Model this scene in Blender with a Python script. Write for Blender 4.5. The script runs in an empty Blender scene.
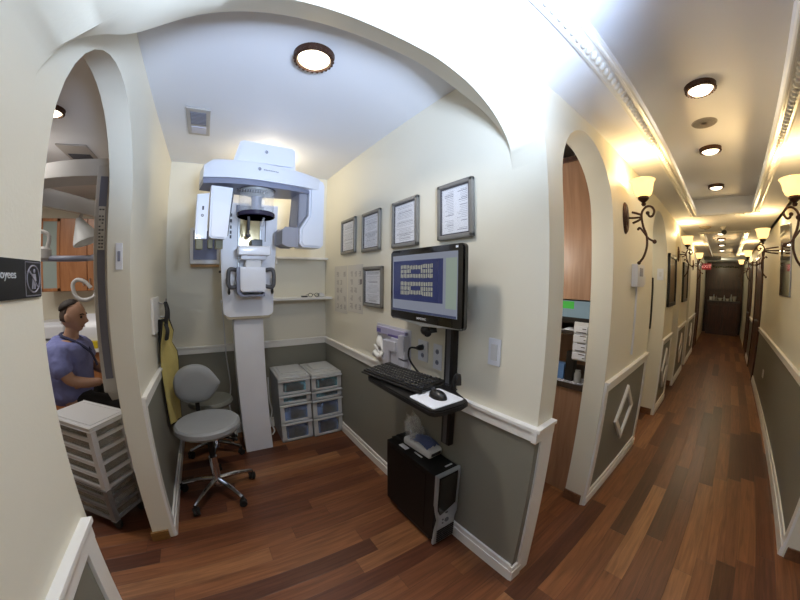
import bpy, bmesh, math, random
from mathutils import Vector, Matrix
random.seed(7)
S = bpy.context.scene
COL = S.collection
PI = math.pi
R = math.radians

# ---------------------------------------------------------------- materials
def mat(name, col, rough=0.5, metal=0.0, spec=0.5, noise=0.0, nscale=20.0, bump=0.0, bscale=200.0,
        alpha=1.0, trans=0.0, emit=None, estr=0.0, coat=0.0):
    m = bpy.data.materials.new(name)
    m.use_nodes = True
    nt = m.node_tree
    b = nt.nodes['Principled BSDF']
    c = (col[0], col[1], col[2], 1)
    b.inputs['Base Color'].default_value = c
    b.inputs['Roughness'].default_value = rough
    b.inputs['Metallic'].default_value = metal
    b.inputs['Specular IOR Level'].default_value = spec
    b.inputs['Coat Weight'].default_value = coat
    if alpha < 1:
        b.inputs['Alpha'].default_value = alpha
    if trans > 0:
        b.inputs['Transmission Weight'].default_value = trans
    if emit:
        b.inputs['Emission Color'].default_value = (*emit, 1)
        b.inputs['Emission Strength'].default_value = estr
    if noise > 0 or bump > 0:
        tc = nt.nodes.new('ShaderNodeTexCoord')
    if noise > 0:
        n = nt.nodes.new('ShaderNodeTexNoise')
        n.inputs['Scale'].default_value = nscale
        n.inputs['Detail'].default_value = 4
        nt.links.new(tc.outputs['Object'], n.inputs['Vector'])
        mx = nt.nodes.new('ShaderNodeMix')
        mx.data_type = 'RGBA'
        mx.inputs[6].default_value = tuple(max(0, v * (1 - noise)) for v in col) + (1,)
        mx.inputs[7].default_value = tuple(min(1, v * (1 + noise)) for v in col) + (1,)
        nt.links.new(n.outputs['Fac'], mx.inputs[0])
        nt.links.new(mx.outputs[2], b.inputs['Base Color'])
    if bump > 0:
        n2 = nt.nodes.new('ShaderNodeTexNoise')
        n2.inputs['Scale'].default_value = bscale
        n2.inputs['Detail'].default_value = 3
        nt.links.new(tc.outputs['Object'], n2.inputs['Vector'])
        bp = nt.nodes.new('ShaderNodeBump')
        bp.inputs['Strength'].default_value = bump
        bp.inputs['Distance'].default_value = 0.002
        nt.links.new(n2.outputs['Fac'], bp.inputs['Height'])
        nt.links.new(bp.outputs['Normal'], b.inputs['Normal'])
    return m

def srgb(r, g, b):
    f = lambda v: (v / 255 / 12.92) if v / 255 <= 0.04045 else ((v / 255 + 0.055) / 1.055) ** 2.4
    return (f(r), f(g), f(b))

def wood_mat(name, c1, c2, rough=0.35, axis=2, scale=1.0, coat=0.2):
    m = bpy.data.materials.new(name); m.use_nodes = True
    nt = m.node_tree; b = nt.nodes['Principled BSDF']
    tc = nt.nodes.new('ShaderNodeTexCoord'); mp = nt.nodes.new('ShaderNodeMapping')
    sc = [18 * scale] * 3; sc[axis] = 1.6 * scale
    mp.inputs['Scale'].default_value = sc
    n = nt.nodes.new('ShaderNodeTexNoise'); n.inputs['Scale'].default_value = 1.5; n.inputs['Detail'].default_value = 6
    n.inputs['Distortion'].default_value = 0.8
    r = nt.nodes.new('ShaderNodeValToRGB')
    r.color_ramp.elements[0].position = 0.3; r.color_ramp.elements[1].position = 0.72
    r.color_ramp.elements[0].color = (*c1, 1); r.color_ramp.elements[1].color = (*c2, 1)
    nt.links.new(tc.outputs['Object'], mp.inputs[0]); nt.links.new(mp.outputs[0], n.inputs['Vector'])
    nt.links.new(n.outputs['Fac'], r.inputs[0]); nt.links.new(r.outputs[0], b.inputs['Base Color'])
    b.inputs['Roughness'].default_value = rough; b.inputs['Coat Weight'].default_value = coat
    b.inputs['Coat Roughness'].default_value = 0.2
    return m

def floor_mat():
    m = bpy.data.materials.new('plank_floor'); m.use_nodes = True
    nt = m.node_tree; b = nt.nodes['Principled BSDF']; N = nt.nodes.new; L = nt.links.new
    def math_(op, a, b2=None):
        n = N('ShaderNodeMath'); n.operation = op
        for i, v in enumerate((a, b2)):
            if v is None: continue
            if isinstance(v, (int, float)): n.inputs[i].default_value = v
            else: L(v, n.inputs[i])
        return n.outputs[0]
    g = N('ShaderNodeNewGeometry'); sp = N('ShaderNodeSeparateXYZ'); L(g.outputs['Position'], sp.inputs[0])
    x, y = sp.outputs[0], sp.outputs[1]
    yv = math_('DIVIDE', math_('SUBTRACT', y, 0.0327), 0.1011)
    row = math_('FLOOR', yv); fy = math_('FRACT', yv)
    w = N('ShaderNodeTexWhiteNoise'); w.noise_dimensions = '1D'; L(row, w.inputs['W'])
    xs = math_('DIVIDE', math_('ADD', x, math_('MULTIPLY', w.outputs['Value'], 3.7)), 1.02)
    pk = math_('FLOOR', xs); fx = math_('FRACT', xs)
    cv = N('ShaderNodeCombineXYZ'); L(pk, cv.inputs[0]); L(row, cv.inputs[1])
    w2 = N('ShaderNodeTexWhiteNoise'); w2.noise_dimensions = '3D'; L(cv.outputs[0], w2.inputs['Vector'])
    ramp = N('ShaderNodeValToRGB'); e = ramp.color_ramp.elements
    cols = [(0.0, srgb(82, 46, 33)), (0.2, srgb(104, 61, 42)), (0.5, srgb(124, 76, 50)), (0.8, srgb(142, 91, 58)), (1.0, srgb(164, 114, 76))]
    e[0].position = 0; e[0].color = (*cols[0][1], 1); e[1].position = 1; e[1].color = (*cols[-1][1], 1)
    for p, c in cols[1:-1]:
        q = e.new(p); q.color = (*c, 1)
    L(w2.outputs['Value'], ramp.inputs[0])
    mp = N('ShaderNodeMapping'); mp.inputs['Scale'].default_value = (2.0, 34, 1); L(g.outputs['Position'], mp.inputs[0])
    ad = N('ShaderNodeVectorMath'); ad.operation = 'ADD'; L(mp.outputs[0], ad.inputs[0])
    sc = N('ShaderNodeVectorMath'); sc.operation = 'SCALE'; L(cv.outputs[0], sc.inputs[0]); sc.inputs['Scale'].default_value = 7.3
    L(sc.outputs[0], ad.inputs[1])
    gr = N('ShaderNodeTexNoise'); gr.inputs['Scale'].default_value = 1.6; gr.inputs['Detail'].default_value = 7; gr.inputs['Distortion'].default_value = 0.9
    L(ad.outputs[0], gr.inputs['Vector'])
    gm = N('ShaderNodeMapRange'); gm.inputs[1].default_value = 0.25; gm.inputs[2].default_value = 0.75; gm.inputs[3].default_value = 0.46; gm.inputs[4].default_value = 1.0
    L(gr.outputs['Fac'], gm.inputs[0])
    sy = math_('MINIMUM', fy, math_('SUBTRACT', 1.0, fy)); sx = math_('MINIMUM', fx, math_('SUBTRACT', 1.0, fx))
    seam = math_('MINIMUM', math_('DIVIDE', sy, 0.018), math_('DIVIDE', sx, 0.0020))
    seam = math_('MINIMUM', seam, 1.0)
    sm = math_('ADD', math_('MULTIPLY', seam, 0.55), 0.45)
    mul = N('ShaderNodeVectorMath'); mul.operation = 'SCALE'; L(ramp.outputs[0], mul.inputs[0]); L(math_('MULTIPLY', gm.outputs[0], sm), mul.inputs['Scale'])
    L(mul.outputs[0], b.inputs['Base Color'])
    b.inputs['Roughness'].default_value = 0.33; b.inputs['Specular IOR Level'].default_value = 0.4
    bp = N('ShaderNodeBump'); bp.inputs['Strength'].default_value = 0.35; bp.inputs['Distance'].default_value = 0.002
    L(math_('ADD', seam, math_('MULTIPLY', gr.outputs['Fac'], 0.25)), bp.inputs['Height']); L(bp.outputs['Normal'], b.inputs['Normal'])
    return m

M = {}
def defm():
    M['cream'] = mat('cream_paint', srgb(224, 219, 203), 0.55, noise=0.02, nscale=3, bump=0.15, bscale=120)
    M['jamb'] = mat('pale_cream_paint', srgb(222, 218, 200), 0.55, noise=0.02, nscale=3)
    M['ceil'] = mat('ceiling_paint', srgb(224, 225, 230), 0.7, noise=0.015, nscale=2)
    M['grey'] = mat('wainscot_grey', srgb(128, 126, 116), 0.5, noise=0.03, nscale=5)
    M['trim'] = mat('white_trim', srgb(232, 230, 226), 0.35)
    M['floor'] = floor_mat()
    M['plinth'] = wood_mat('plinth_wood', srgb(120, 84, 44), srgb(150, 110, 64), axis=0)
    M['brownplinth'] = wood_mat('brown_plinth_wood', srgb(96, 64, 44), srgb(128, 90, 66), axis=0)
    M['white'] = mat('white_enamel', srgb(226, 228, 236), 0.3, coat=0.3)
    M['offwhite'] = mat('offwhite_plastic', srgb(214, 214, 216), 0.4)
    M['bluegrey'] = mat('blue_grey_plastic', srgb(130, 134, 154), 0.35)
    M['dgrey'] = mat('dark_grey_plastic', srgb(84, 84, 88), 0.45)
    M['black'] = mat('black_plastic', srgb(22, 21, 22), 0.35)
    M['blackgloss'] = mat('gloss_black_plastic', srgb(18, 16, 16), 0.12, coat=0.5)
    M['blackmatte'] = mat('black_rubber', srgb(24, 23, 23), 0.7)
    M['chrome'] = mat('chrome', srgb(205, 205, 208), 0.15, metal=1.0)
    M['silver'] = mat('silver_plastic', srgb(176, 178, 180), 0.35, metal=0.5)
    M['steel'] = mat('brushed_metal', srgb(150, 150, 155), 0.35, metal=0.9)
    M['vinyl'] = mat('grey_vinyl', srgb(142, 144, 146), 0.42, noise=0.04, nscale=14, bump=0.2, bscale=300)
    M['vinyl2'] = mat('olive_grey_vinyl', srgb(118, 118, 110), 0.45, noise=0.04, nscale=14)
    M['bronze'] = mat('aged_bronze', srgb(74, 50, 38), 0.45, metal=0.6, noise=0.25, nscale=30, bump=0.5, bscale=60)
    M['darkwood'] = wood_mat('dark_mahogany', srgb(46, 24, 18), srgb(80, 42, 30), axis=2)
    M['redwood'] = wood_mat('brown_cupboard_wood', srgb(142, 106, 82), srgb(164, 126, 100), axis=2)
    M['oak'] = wood_mat('cherry_cabinet_wood', srgb(164, 106, 66), srgb(186, 128, 84), axis=2)
    M['paper'] = mat('paper', srgb(222, 224, 232), 0.7, noise=0.04, nscale=30)
    M['ink'] = mat('grey_ink', srgb(140, 142, 156), 0.7)
    M['inkdark'] = mat('dark_ink', srgb(80, 74, 78), 0.7)
    M['pewter'] = mat('pewter_frame', srgb(132, 130, 126), 0.35, metal=0.3, noise=0.08, nscale=40)
    M['mat_dark'] = mat('dark_frame_lip', srgb(62, 60, 66), 0.4)
    M['yellow'] = mat('yellow_vinyl', srgb(196, 180, 112), 0.4, noise=0.22, nscale=11, bump=0.9, bscale=16)
    M['glow'] = mat('lamp_diffuser', (1, 0.93, 0.78), 0.4, emit=(1.0, 0.86, 0.62), estr=4.5)
    M['shade'] = mat('amber_glass_shade', srgb(250, 214, 130), 0.25, emit=(1.0, 0.64, 0.24), estr=1.9)
    M['clear'] = mat('clear_plastic', (0.9, 0.92, 0.95), 0.12, alpha=0.22)
    M['frost'] = mat('frosted_drawer', srgb(205, 210, 216), 0.35, alpha=0.38)
    M['glassfrost'] = mat('frosted_glass', srgb(176, 190, 186), 0.3, alpha=0.72)
    M['blue'] = mat('blue_plastic', srgb(96, 136, 190), 0.4)
    M['teal'] = mat('teal_packets', srgb(96, 170, 196), 0.5, noise=0.4, nscale=30)
    M['navypack'] = mat('navy_packets', srgb(92, 132, 196), 0.5, noise=0.45, nscale=26)
    M['purple'] = mat('purple_label', srgb(106, 96, 160), 0.4)
    M['skin'] = mat('skin', srgb(180, 140, 118), 0.5, noise=0.05, nscale=12)
    M['shirt'] = mat('periwinkle_scrubs', srgb(118, 124, 180), 0.75, noise=0.14, nscale=14, bump=0.8, bscale=22)
    M['collar'] = mat('navy_collar', srgb(46, 50, 84), 0.75)
    M['trousers'] = mat('black_trousers', srgb(30, 30, 33), 0.8)
    M['hair'] = mat('dark_hair', srgb(44, 34, 30), 0.7, bump=0.8, bscale=140)
    M['mirror'] = mat('mirror_glass', (0.82, 0.8, 0.74), 0.05, metal=1.0)
    M['picture'] = mat('dark_print', srgb(92, 74, 44), 0.35, noise=0.75, nscale=9)
    M['dentgrey'] = mat('dental_grey', srgb(176, 172, 168), 0.4)
    M['counter'] = mat('dark_counter', srgb(58, 46, 40), 0.3)
defm()

# ---------------------------------------------------------------- geometry helpers
WL = {}
class MB:
    def __init__(s): s.bm = bmesh.new(); s.bev = False
    def _xf(s, vs, mtx):
        if mtx is not None:
            for v in vs: v.co = mtx @ v.co
    def box(s, x0, x1, y0, y1, z0, z1, bev=0.0, seg=2, mtx=None):
        r = bmesh.ops.create_cube(s.bm, size=1.0)
        vs = r['verts']
        for v in vs:
            v.co = Vector(((x0 + x1) / 2 + v.co.x * (x1 - x0), (y0 + y1) / 2 + v.co.y * (y1 - y0), (z0 + z1) / 2 + v.co.z * (z1 - z0)))
        s._xf(vs, mtx)
        if bev > 0:
            s.bev = True
            es = list({e for v in vs for e in v.link_edges})
            bmesh.ops.bevel(s.bm, geom=es, offset=bev, segments=seg, affect='EDGES', profile=0.5)
        return s
    def prism(s, pts, f, d0, d1, mtx=None, bev=0.0):
        """polygon pts (u,v); f(u,v,d) -> xyz ; extruded from d0 to d1"""
        a = [s.bm.verts.new(f(u, v, d0)) for u, v in pts]
        b = [s.bm.verts.new(f(u, v, d1)) for u, v in pts]
        n = len(pts)
        fs = [s.bm.faces.new(a), s.bm.faces.new(b[::-1])]
        for i in range(n):
            fs.append(s.bm.faces.new((a[i], b[i], b[(i + 1) % n], a[(i + 1) % n])))
        s._xf(a + b, mtx)
        bmesh.ops.recalc_face_normals(s.bm, faces=fs)
        if bev > 0:
            s.bev = True
            es = list(set(list(fs[0].edges) + list(fs[1].edges)))
            bmesh.ops.bevel(s.bm, geom=es, offset=bev, segments=2, affect='EDGES')
        return s
    def lathe(s, prof, c=(0, 0, 0), axis='z', n=28, mtx=None, sx=1.0, sy=1.0):
        rings = []; allv = []
        for r, h in prof:
            if r < 1e-5:
                rings.append([s.bm.verts.new((0, 0, h))])
            else:
                rings.append([s.bm.verts.new((r * sx * math.cos(2 * PI * k / n), r * sy * math.sin(2 * PI * k / n), h)) for k in range(n)])
            allv += rings[-1]
        fs = []
        for a, b in zip(rings, rings[1:]):
            for k in range(n):
                k2 = (k + 1) % n
                if len(a) == 1 and len(b) == 1: break
                if len(a) == 1: fs.append(s.bm.faces.new((a[0], b[k2], b[k])))
                elif len(b) == 1: fs.append(s.bm.faces.new((a[k], a[k2], b[0])))
                else: fs.append(s.bm.faces.new((a[k], a[k2], b[k2], b[k])))
        for rg, flip in ((rings[0], True), (rings[-1], False)):
            if len(rg) > 1 and s.cap:
                fs.append(s.bm.faces.new(rg[::-1] if flip else rg))
        bmesh.ops.recalc_face_normals(s.bm, faces=fs)
        rot = {'z': Matrix.Identity(4), 'x': Matrix.Rotation(PI / 2, 4, 'Y'), 'y': Matrix.Rotation(-PI / 2, 4, 'X')}[axis]
        T = Matrix.Translation(c) @ rot
        for v in allv: v.co = T @ v.co
        s._xf(allv, mtx)
        return s
    cap = True
    def tube(s, path, r, n=10, closed=False, mtx=None, flat=1.0):
        P = [Vector(p) for p in path]; m = len(P)
        rs = r if isinstance(r, (list, tuple)) else [r] * m
        rings = []; up = None
        for i in range(m):
            if closed: t = (P[(i + 1) % m] - P[i - 1]).normalized()
            else: t = (P[min(i + 1, m - 1)] - P[max(i - 1, 0)]).normalized()
            if up is None:
                up = Vector((0, 0, 1)) if abs(t.z) < 0.9 else Vector((1, 0, 0))
            u = (up - t * up.dot(t)).normalized(); w = t.cross(u); up = u
            rings.append([s.bm.verts.new(P[i] + (u * math.cos(2 * PI * k / n) * flat + w * math.sin(2 * PI * k / n)) * rs[i]) for k in range(n)])
        fs = []
        rng = range(m) if closed else range(m - 1)
        for i in rng:
            a, b = rings[i], rings[(i + 1) % m]
            for k in range(n):
                fs.append(s.bm.faces.new((a[k], a[(k + 1) % n], b[(k + 1) % n], b[k])))
        if not closed:
            fs.append(s.bm.faces.new(rings[0][::-1])); fs.append(s.bm.faces.new(rings[-1]))
        bmesh.ops.recalc_face_normals(s.bm, faces=fs)
        s._xf([v for g in rings for v in g], mtx)
        return s
    def ball(s, c, r, n=16, sc=(1, 1, 1), mtx=None):
        q = bmesh.ops.create_uvsphere(s.bm, u_segments=n, v_segments=max(6, n // 2), radius=1)
        for v in q['verts']:
            v.co = Vector((c[0] + v.co.x * r * sc[0], c[1] + v.co.y * r * sc[1], c[2] + v.co.z * r * sc[2]))
        s._xf(q['verts'], mtx)
        return s
    def quad(s, *pts):
        s.bm.faces.new([s.bm.verts.new(p) for p in pts]); return s
    def grid(s, rows):
        V = [[s.bm.verts.new(p) for p in r] for r in rows]
        for i in range(len(V) - 1):
            for j in range(len(V[0]) - 1):
                s.bm.faces.new((V[i][j], V[i][j + 1], V[i + 1][j + 1], V[i + 1][j]))
        return s
    def build(s, name, material, parent=None, local=False, tri=False, angle=35):
        if tri: bmesh.ops.triangulate(s.bm, faces=[f for f in s.bm.faces if len(f.verts) > 4])
        me = bpy.data.meshes.new(name)
        off = Vector((0, 0, 0))
        if parent is not None:
            if not local: off = WL[parent.name]
        else:
            xs = [v.co for v in s.bm.verts]
            lo = Vector(min(c[i] for c in xs) for i in range(3)); hi = Vector(max(c[i] for c in xs) for i in range(3))
            off = Vector(((lo.x + hi.x) / 2, (lo.y + hi.y) / 2, lo.z))
        if off.length > 0:
            bmesh.ops.translate(s.bm, verts=s.bm.verts, vec=-off)
        s.bm.to_mesh(me); s.bm.free()
        me.shade_smooth(); me.set_sharp_from_angle(angle=R(angle))
        if isinstance(material, str): material = M[material]
        me.materials.append(material)
        o = bpy.data.objects.new(name, me); COL.objects.link(o)
        if s.bev:
            wn = o.modifiers.new('normals', 'WEIGHTED_NORMAL'); wn.keep_sharp = True; wn.weight = 60
        if parent is not None:
            o.parent = parent; WL[o.name] = Vector((0, 0, 0)) if local else off
        else:
            o.location = off; WL[o.name] = off
        return o

def tag(o, label=None, cat=None, group=None, kind=None):
    if label: o['label'] = label
    if cat: o['category'] = cat
    if group: o['group'] = group
    if kind: o['kind'] = kind
    return o
def struct(mb, name, material, label=None, tri=False):
    o = mb.build(name, material, tri=tri); o['kind'] = 'structure'
    if label: o['label'] = label
    return o
def thing(name, loc, label, cat, group=None, rz=0.0):
    o = bpy.data.objects.new(name, None); COL.objects.link(o); o.empty_display_size = 0.05
    o.location = loc; o.rotation_euler = (0, 0, rz); WL[o.name] = Vector(loc)
    return tag(o, label, cat, group)
def dup(root, loc, rz=None, label=None, group=None):
    def cp(o, par):
        c = o.copy(); COL.objects.link(c)
        if par is not None: c.parent = par
        for ch in list(o.children): cp(ch, c)
        return c
    r = cp(root, None); r.location = loc
    if rz is not None: r.rotation_euler = (0, 0, rz)
    if label: r['label'] = label
    if group: r['group'] = group
    return r
XZ = lambda u, v, d: (u, d, v)      # polygon in x,z extruded along y
YZ = lambda u, v, d: (d, u, v)      # polygon in y,z extruded along x
XY = lambda u, v, d: (u, v, d)
def text_mesh(txt, size, name, material, parent, mtx, extrude=0.0006):
    cu = bpy.data.curves.new(name + '_curve', 'FONT'); cu.body = txt; cu.size = size; cu.extrude = extrude
    cu.align_x = 'CENTER'; cu.align_y = 'CENTER'
    t = bpy.data.objects.new(name + '_tmp', cu); COL.objects.link(t)
    dg = bpy.context.evaluated_depsgraph_get()
    me = bpy.data.meshes.new_from_object(t.evaluated_get(dg))
    bpy.data.objects.remove(t); bpy.data.curves.remove(cu)
    me.transform(mtx); me.name = name
    off = WL[parent.name]
    me.transform(Matrix.Translation(-off))
    me.materials.clear(); me.materials.append(M[material] if isinstance(material, str) else material)
    o = bpy.data.objects.new(name, me); COL.objects.link(o); o.parent = parent; WL[o.name] = off
    return o
def frame_m(origin, right, up):
    """matrix mapping (x,y,z) to origin + right*x + up*y + normal*z"""
    r = Vector(right); u = Vector(up); n = r.cross(u)
    return Matrix(((r.x, u.x, n.x, origin[0]), (r.y, u.y, n.y, origin[1]), (r.z, u.z, n.z, origin[2]), (0, 0, 0, 1)))
def catmull(pts, k=6):
    P = [Vector(p) for p in pts]; out = []
    for i in range(len(P) - 1):
        a = P[max(i - 1, 0)]; b = P[i]; c = P[i + 1]; d = P[min(i + 2, len(P) - 1)]
        for j in range(k):
            t = j / k
            out.append(0.5 * ((2 * b) + (c - a) * t + (2 * a - 5 * b + 4 * c - d) * t * t + (3 * b - a - 3 * c + d) * t ** 3))
    out.append(P[-1]); return out
LP = dict(flash=62, cool_fill=200, alcove=8, hidden=7, down=2.2, sconce=9, treat=32, office=10, lobby=7, exposure=-0.1)
# ---------------------------------------------------------------- the setting
XL, XR, YB, YC, YR = -0.422, 1.092, 2.993, 0.578, -0.612
ZC, ZL, ZT = 2.557, 2.36, 2.53
TH, TH2 = 0.112, 0.135
XE = 13.0

def arch_outline(u0, u1, z1, ops, z0=0.0, n=18):
    pts = [(u0, z0)]
    for (a, b, spring, top) in ops:
        pts.append((a, z0)); c = (a + b) / 2; h = (b - a) / 2
        for k in range(n + 1):
            t = PI - PI * k / n
            pts.append((c + h * math.cos(t), spring + (top - spring) * math.sin(t)))
        pts.append((b, z0))
    pts += [(u1, z0), (u1, z1), (u0, z1)]
    return pts

# floor
struct(MB().box(-4.2, 14.2, -3.4, 5.2, -0.08, 0.0), 'floor', 'floor', 'brown hardwood plank floor running along the corridor')
# left wall (sign, arched doorway, alcove left side)
DY0, DY1 = 0.858, 1.735
struct(MB().prism(arch_outline(-0.9, YB, ZC, [(DY0, DY1, 1.86, 2.305)]), YZ, XL - TH, XL), 'wall_left', 'cream', tri=True)
# alcove back wall, right wall
struct(MB().box(XL - TH, XR + 0.131, YB, YB + 0.12, 0, ZC), 'wall_back', 'cream')
struct(MB().box(XR, XR + 0.131, YC, YB, 0, ZC), 'wall_right', 'cream')
# corridor left wall with arched openings
OPS = [(XR + 0.131, 1.905, 1.93, 2.278), (3.10, 3.95, 1.86, 2.24), (4.68, 5.36, 1.9, 2.24), (6.55, 7.0, 1.9, 2.2)]
struct(MB().prism(arch_outline(XR + 0.131, XE, ZC, OPS), XZ, YC, YC + TH2), 'wall_corridor_left', 'cream', tri=True)
# wide arch between the corridor and the alcove
Pp = [(-.422, 1.90), (-.418, 1.95), (-.402, 1.995), (-.34, 2.055), (-.268, 2.128), (-.188, 2.189), (-.05, 2.253), (.122, 2.305), (.278, 2.326), (.43, 2.331), (.587, 2.330), (.692, 2.322), (.846, 2.283), (.975, 2.212), (1.055, 2.13), (1.086, 2.06), (1.092, 1.98)]
Oo = [(-.422, 1.90), (-.418, 1.955), (-.400, 2.005), (-.335, 2.068), (-.262, 2.142), (-.18, 2.205), (-.05, 2.276), (.122, 2.332), (.278, 2.352), (.43, 2.356), (.587, 2.355), (.70, 2.348), (.862, 2.312), (.995, 2.236), (1.065, 2.145), (1.088, 2.065), (1.092, 1.98)]
sm = lambda L: [tuple(p) for p in catmull([(a, b, 0) for a, b in L], 4)]
Qq = [(-.422, .745, 1.90), (-.418, .75, 1.952), (-.40, .765, 2.01), (-.385, .80, 2.07), (-.345, .845, 2.13), (-.273, .894, 2.19), (-.12, .925, 2.325), (.05, .93, 2.40), (.25, .93, 2.44), (.45, .93, 2.455), (.63, .925, 2.45), (.738, .915, 2.432), (.90, .885, 2.365), (1.01, .845, 2.29), (1.07, .80, 2.20), (1.09, .765, 2.10), (1.092, .745, 1.98)]
Ps, Os, Qs = sm(Pp), sm(Oo), [tuple(p) for p in catmull(Qq, 4)]
yP = 0.745
mb = MB()
top = [(a, YC, ZC) for a, b, c in Os]
mb.grid([top, [(a, YC, b) for a, b, c in Os], [(a, yP, b) for a, b, c in Ps], Qs, [(a, b, ZC) for a, b, c in Qs], top])
bmesh.ops.remove_doubles(mb.bm, verts=mb.bm.verts, dist=1e-5)
bmesh.ops.recalc_face_normals(mb.bm, faces=mb.bm.faces)
struct(mb, 'wall_arch', 'cream', 'wide cream archway between corridor and imaging alcove')
# corridor right wall (its near end stops at an opening)
struct(MB().box(2.24, XE, YR - TH2, YR, 0, ZC), 'wall_corridor_right', 'cream')
struct(MB().box(XL - TH, 1.15, YR - TH2, YR, 0, ZC), 'wall_corridor_near', 'cream')
struct(MB().box(XL - TH, XE, YR - TH2, YR, ZL - 0.05, ZC), 'wall_corridor_right_top', 'cream')
struct(MB().box(XL - TH, XL, -0.9, YR, 0, ZC), 'wall_corner', 'cream')
struct(MB().box(XE + 0.02, XE + 0.14, -1.4, 1.4, 0, ZC + .3), 'wall_end', 'darkwood')
# ceilings
struct(MB().box(XL - TH, XR + .131, 0.80, YB + .1, ZC, ZC + 0.06), 'ceiling_alcove', 'ceil')
def ceiling_ring(name, x0, x1, tx0, tx1, ty0, ty1, ZT=2.53):
    b = MB(); h = 0.03
    b.box(x0, x1, YR - .02, ty0, ZL, ZL + h); b.box(x0, x1, ty1, YC + .03, ZL, ZL + h)
    b.box(x0, tx0, ty0, ty1, ZL, ZL + h); b.box(tx1, x1, ty0, ty1, ZL, ZL + h)
    # upstand and raised panel of the tray, set back behind the moulding lip
    g = .075
    ax0, ax1, ay0, ay1 = tx0 - g, tx1 + .004, ty0 - g, ty1 + g
    b.box(ax0 - .02, ax1 + .02, ay0 - .02, ay0, ZL + h, ZT); b.box(ax0 - .02, ax1 + .02, ay1, ay1 + .02, ZL + h, ZT)
    b.box(ax0 - .02, ax0, ay0, ay1, ZL + h, ZT); b.box(ax1, ax1 + .02, ay0, ay1, ZL + h, ZT)
    b.box(ax0 - .02, ax1 + .02, ay0 - .02, ay1 + .02, ZT, ZT + .03)
    return struct(b, name, 'ceil', 'tray ceiling of the corridor with raised panel')
T1 = (-0.2, 4.42, -0.29, 0.29)
T2 = (6.0, 10.6, -0.29, 0.29)
ceiling_ring('ceiling_corridor', XL - .02, 5.2, *T1)
ceiling_ring('ceiling_corridor_far', 5.2, XE + .05, *T2, 2.45)
# carved crown moulding around the trays
def crown(name, tx0, tx1, ty0, ty1):
    b = MB(); w = 0.085
    prof = [(0.0, 0.0), (w, 0.0), (w, -0.010), (w - .012, -0.016), (w - .02, -0.014), (0.02, -0.017), (0.014, -0.024), (0.006, -0.025), (0.0, -0.02)]
    for side in (-1, 1):
        y = ty0 if side < 0 else ty1
        b.prism([(y + side * u, ZL + v) for u, v in prof], lambda u, v, d: (d, u, v), tx0, tx1)
        # rope of leaf shaped beads
        n = int((min(tx1, 5.0) - max(tx0, .3)) / 0.042) if tx0 < 3 else 0
        for k in range(n):
            cx = max(tx0, .3) + (k + .5) * 0.042
            mt = Matrix.Translation((cx, y + side * 0.044, ZL - 0.016)) @ Matrix.Rotation(R(32 * side), 4, 'Z')
            b.ball((0, 0, 0), 1, n=8, sc=(0.026, 0.013, 0.014), mtx=mt)
    for x, sgn in ((tx1, 1), (tx0, -1)):
        b.prism([(x + sgn * u, ZL + v) for u, v in prof], lambda u, v, d: (u, d, v), ty0 - w, ty1 + w)
        for k in range(12):
            b.ball((x + sgn * .047, ty0 + (k + .5) * (ty1 - ty0) / 12, ZL - .018), 1, n=8, sc=(.0135, .018, .010))
    return struct(b, name, 'trim', 'carved white crown moulding around the tray ceiling')
crown('trim_1', *T1); crown('trim_2', *T2)

# chair rails, baseboards, wainscots
def rail_x(b, x0, x1, y, s, z=0.9, h=0.068):
    """rail on a wall whose face is at y, protruding in direction s"""
    y2 = y + s * 0.018; y3 = y + s * 0.028; y = y - s * .008
    b.box(x0, x1, min(y, y2), max(y, y2), z - h, z - .006, 0.003)
    b.box(x0 + .0015, x1 - .0015, min(y, y3), max(y, y3), z - .018, z, 0.003)
def rail_y(b, y0, y1, x, s, z=0.9, h=0.068):
    x2 = x + s * 0.018; x3 = x + s * 0.028; x = x - s * .008
    b.box(min(x, x2), max(x, x2), y0, y1, z - h, z - .006, 0.003)
    b.box(min(x, x3), max(x, x3), y0 + .0015, y1 - .0015, z - .018, z, 0.003)
def base_x(b, x0, x1, y, s):
    y2 = y + s * 0.016; y3 = y + s * 0.022; y = y - s * .008
    b.box(x0, x1, min(y, y2), max(y, y2), -.01, .098, 0.003); b.box(x0 + .0015, x1 - .0015, min(y, y3), max(y, y3), -.012, .066, .003)
def base_y(b, y0, y1, x, s):
    x2 = x + s * 0.016; x3 = x + s * 0.022; x = x - s * .008
    b.box(min(x, x2), max(x, x2), y0, y1, -.01, .098, 0.003); b.box(min(x, x3), max(x, x3), y0 + .0015, y1 - .0015, -.012, .066, .003)
ZW = 0.84
# left wall near the sign
b = MB(); rail_y(b, -.6, .832, XL, 1); base_y(b, -.6, .832, XL, 1); b.box(XL - .006, XL + .0145, .77, .835, .05, ZW + .02, .003)
struct(b, 'trim_3', 'trim', 'white rail and edge trim below the black sign')
struct(MB().box(XL, XL + .004, -.6, .80, 0.05, ZW + .01), 'wall_left_wainscot', 'grey')
# alcove left
b = MB(); rail_y(b, 1.738, YB, XL, 1); base_y(b, 1.738, YB, XL, 1); b.box(XL - .006, XL + .0145, 1.7355, 1.79, -.008, ZW + .02, .003)
struct(b, 'trim_4', 'trim', 'white chair rail and baseboard on the alcove left wall')
struct(MB().box(XL, XL + .004, 1.75, YB, .05, ZW + .01), 'wall_alcove_left_wainscot', 'grey')
# alcove back
b = MB(); rail_x(b, XL, XR, YB, -1); base_x(b, XL, XR, YB, -1)
struct(b, 'trim_5', 'trim', 'white chair rail and baseboard on the alcove back wall')
struct(MB().box(XL, XR, YB - .004, YB, .05, ZW + .01), 'wall_alcove_back_wainscot', 'grey')
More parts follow.
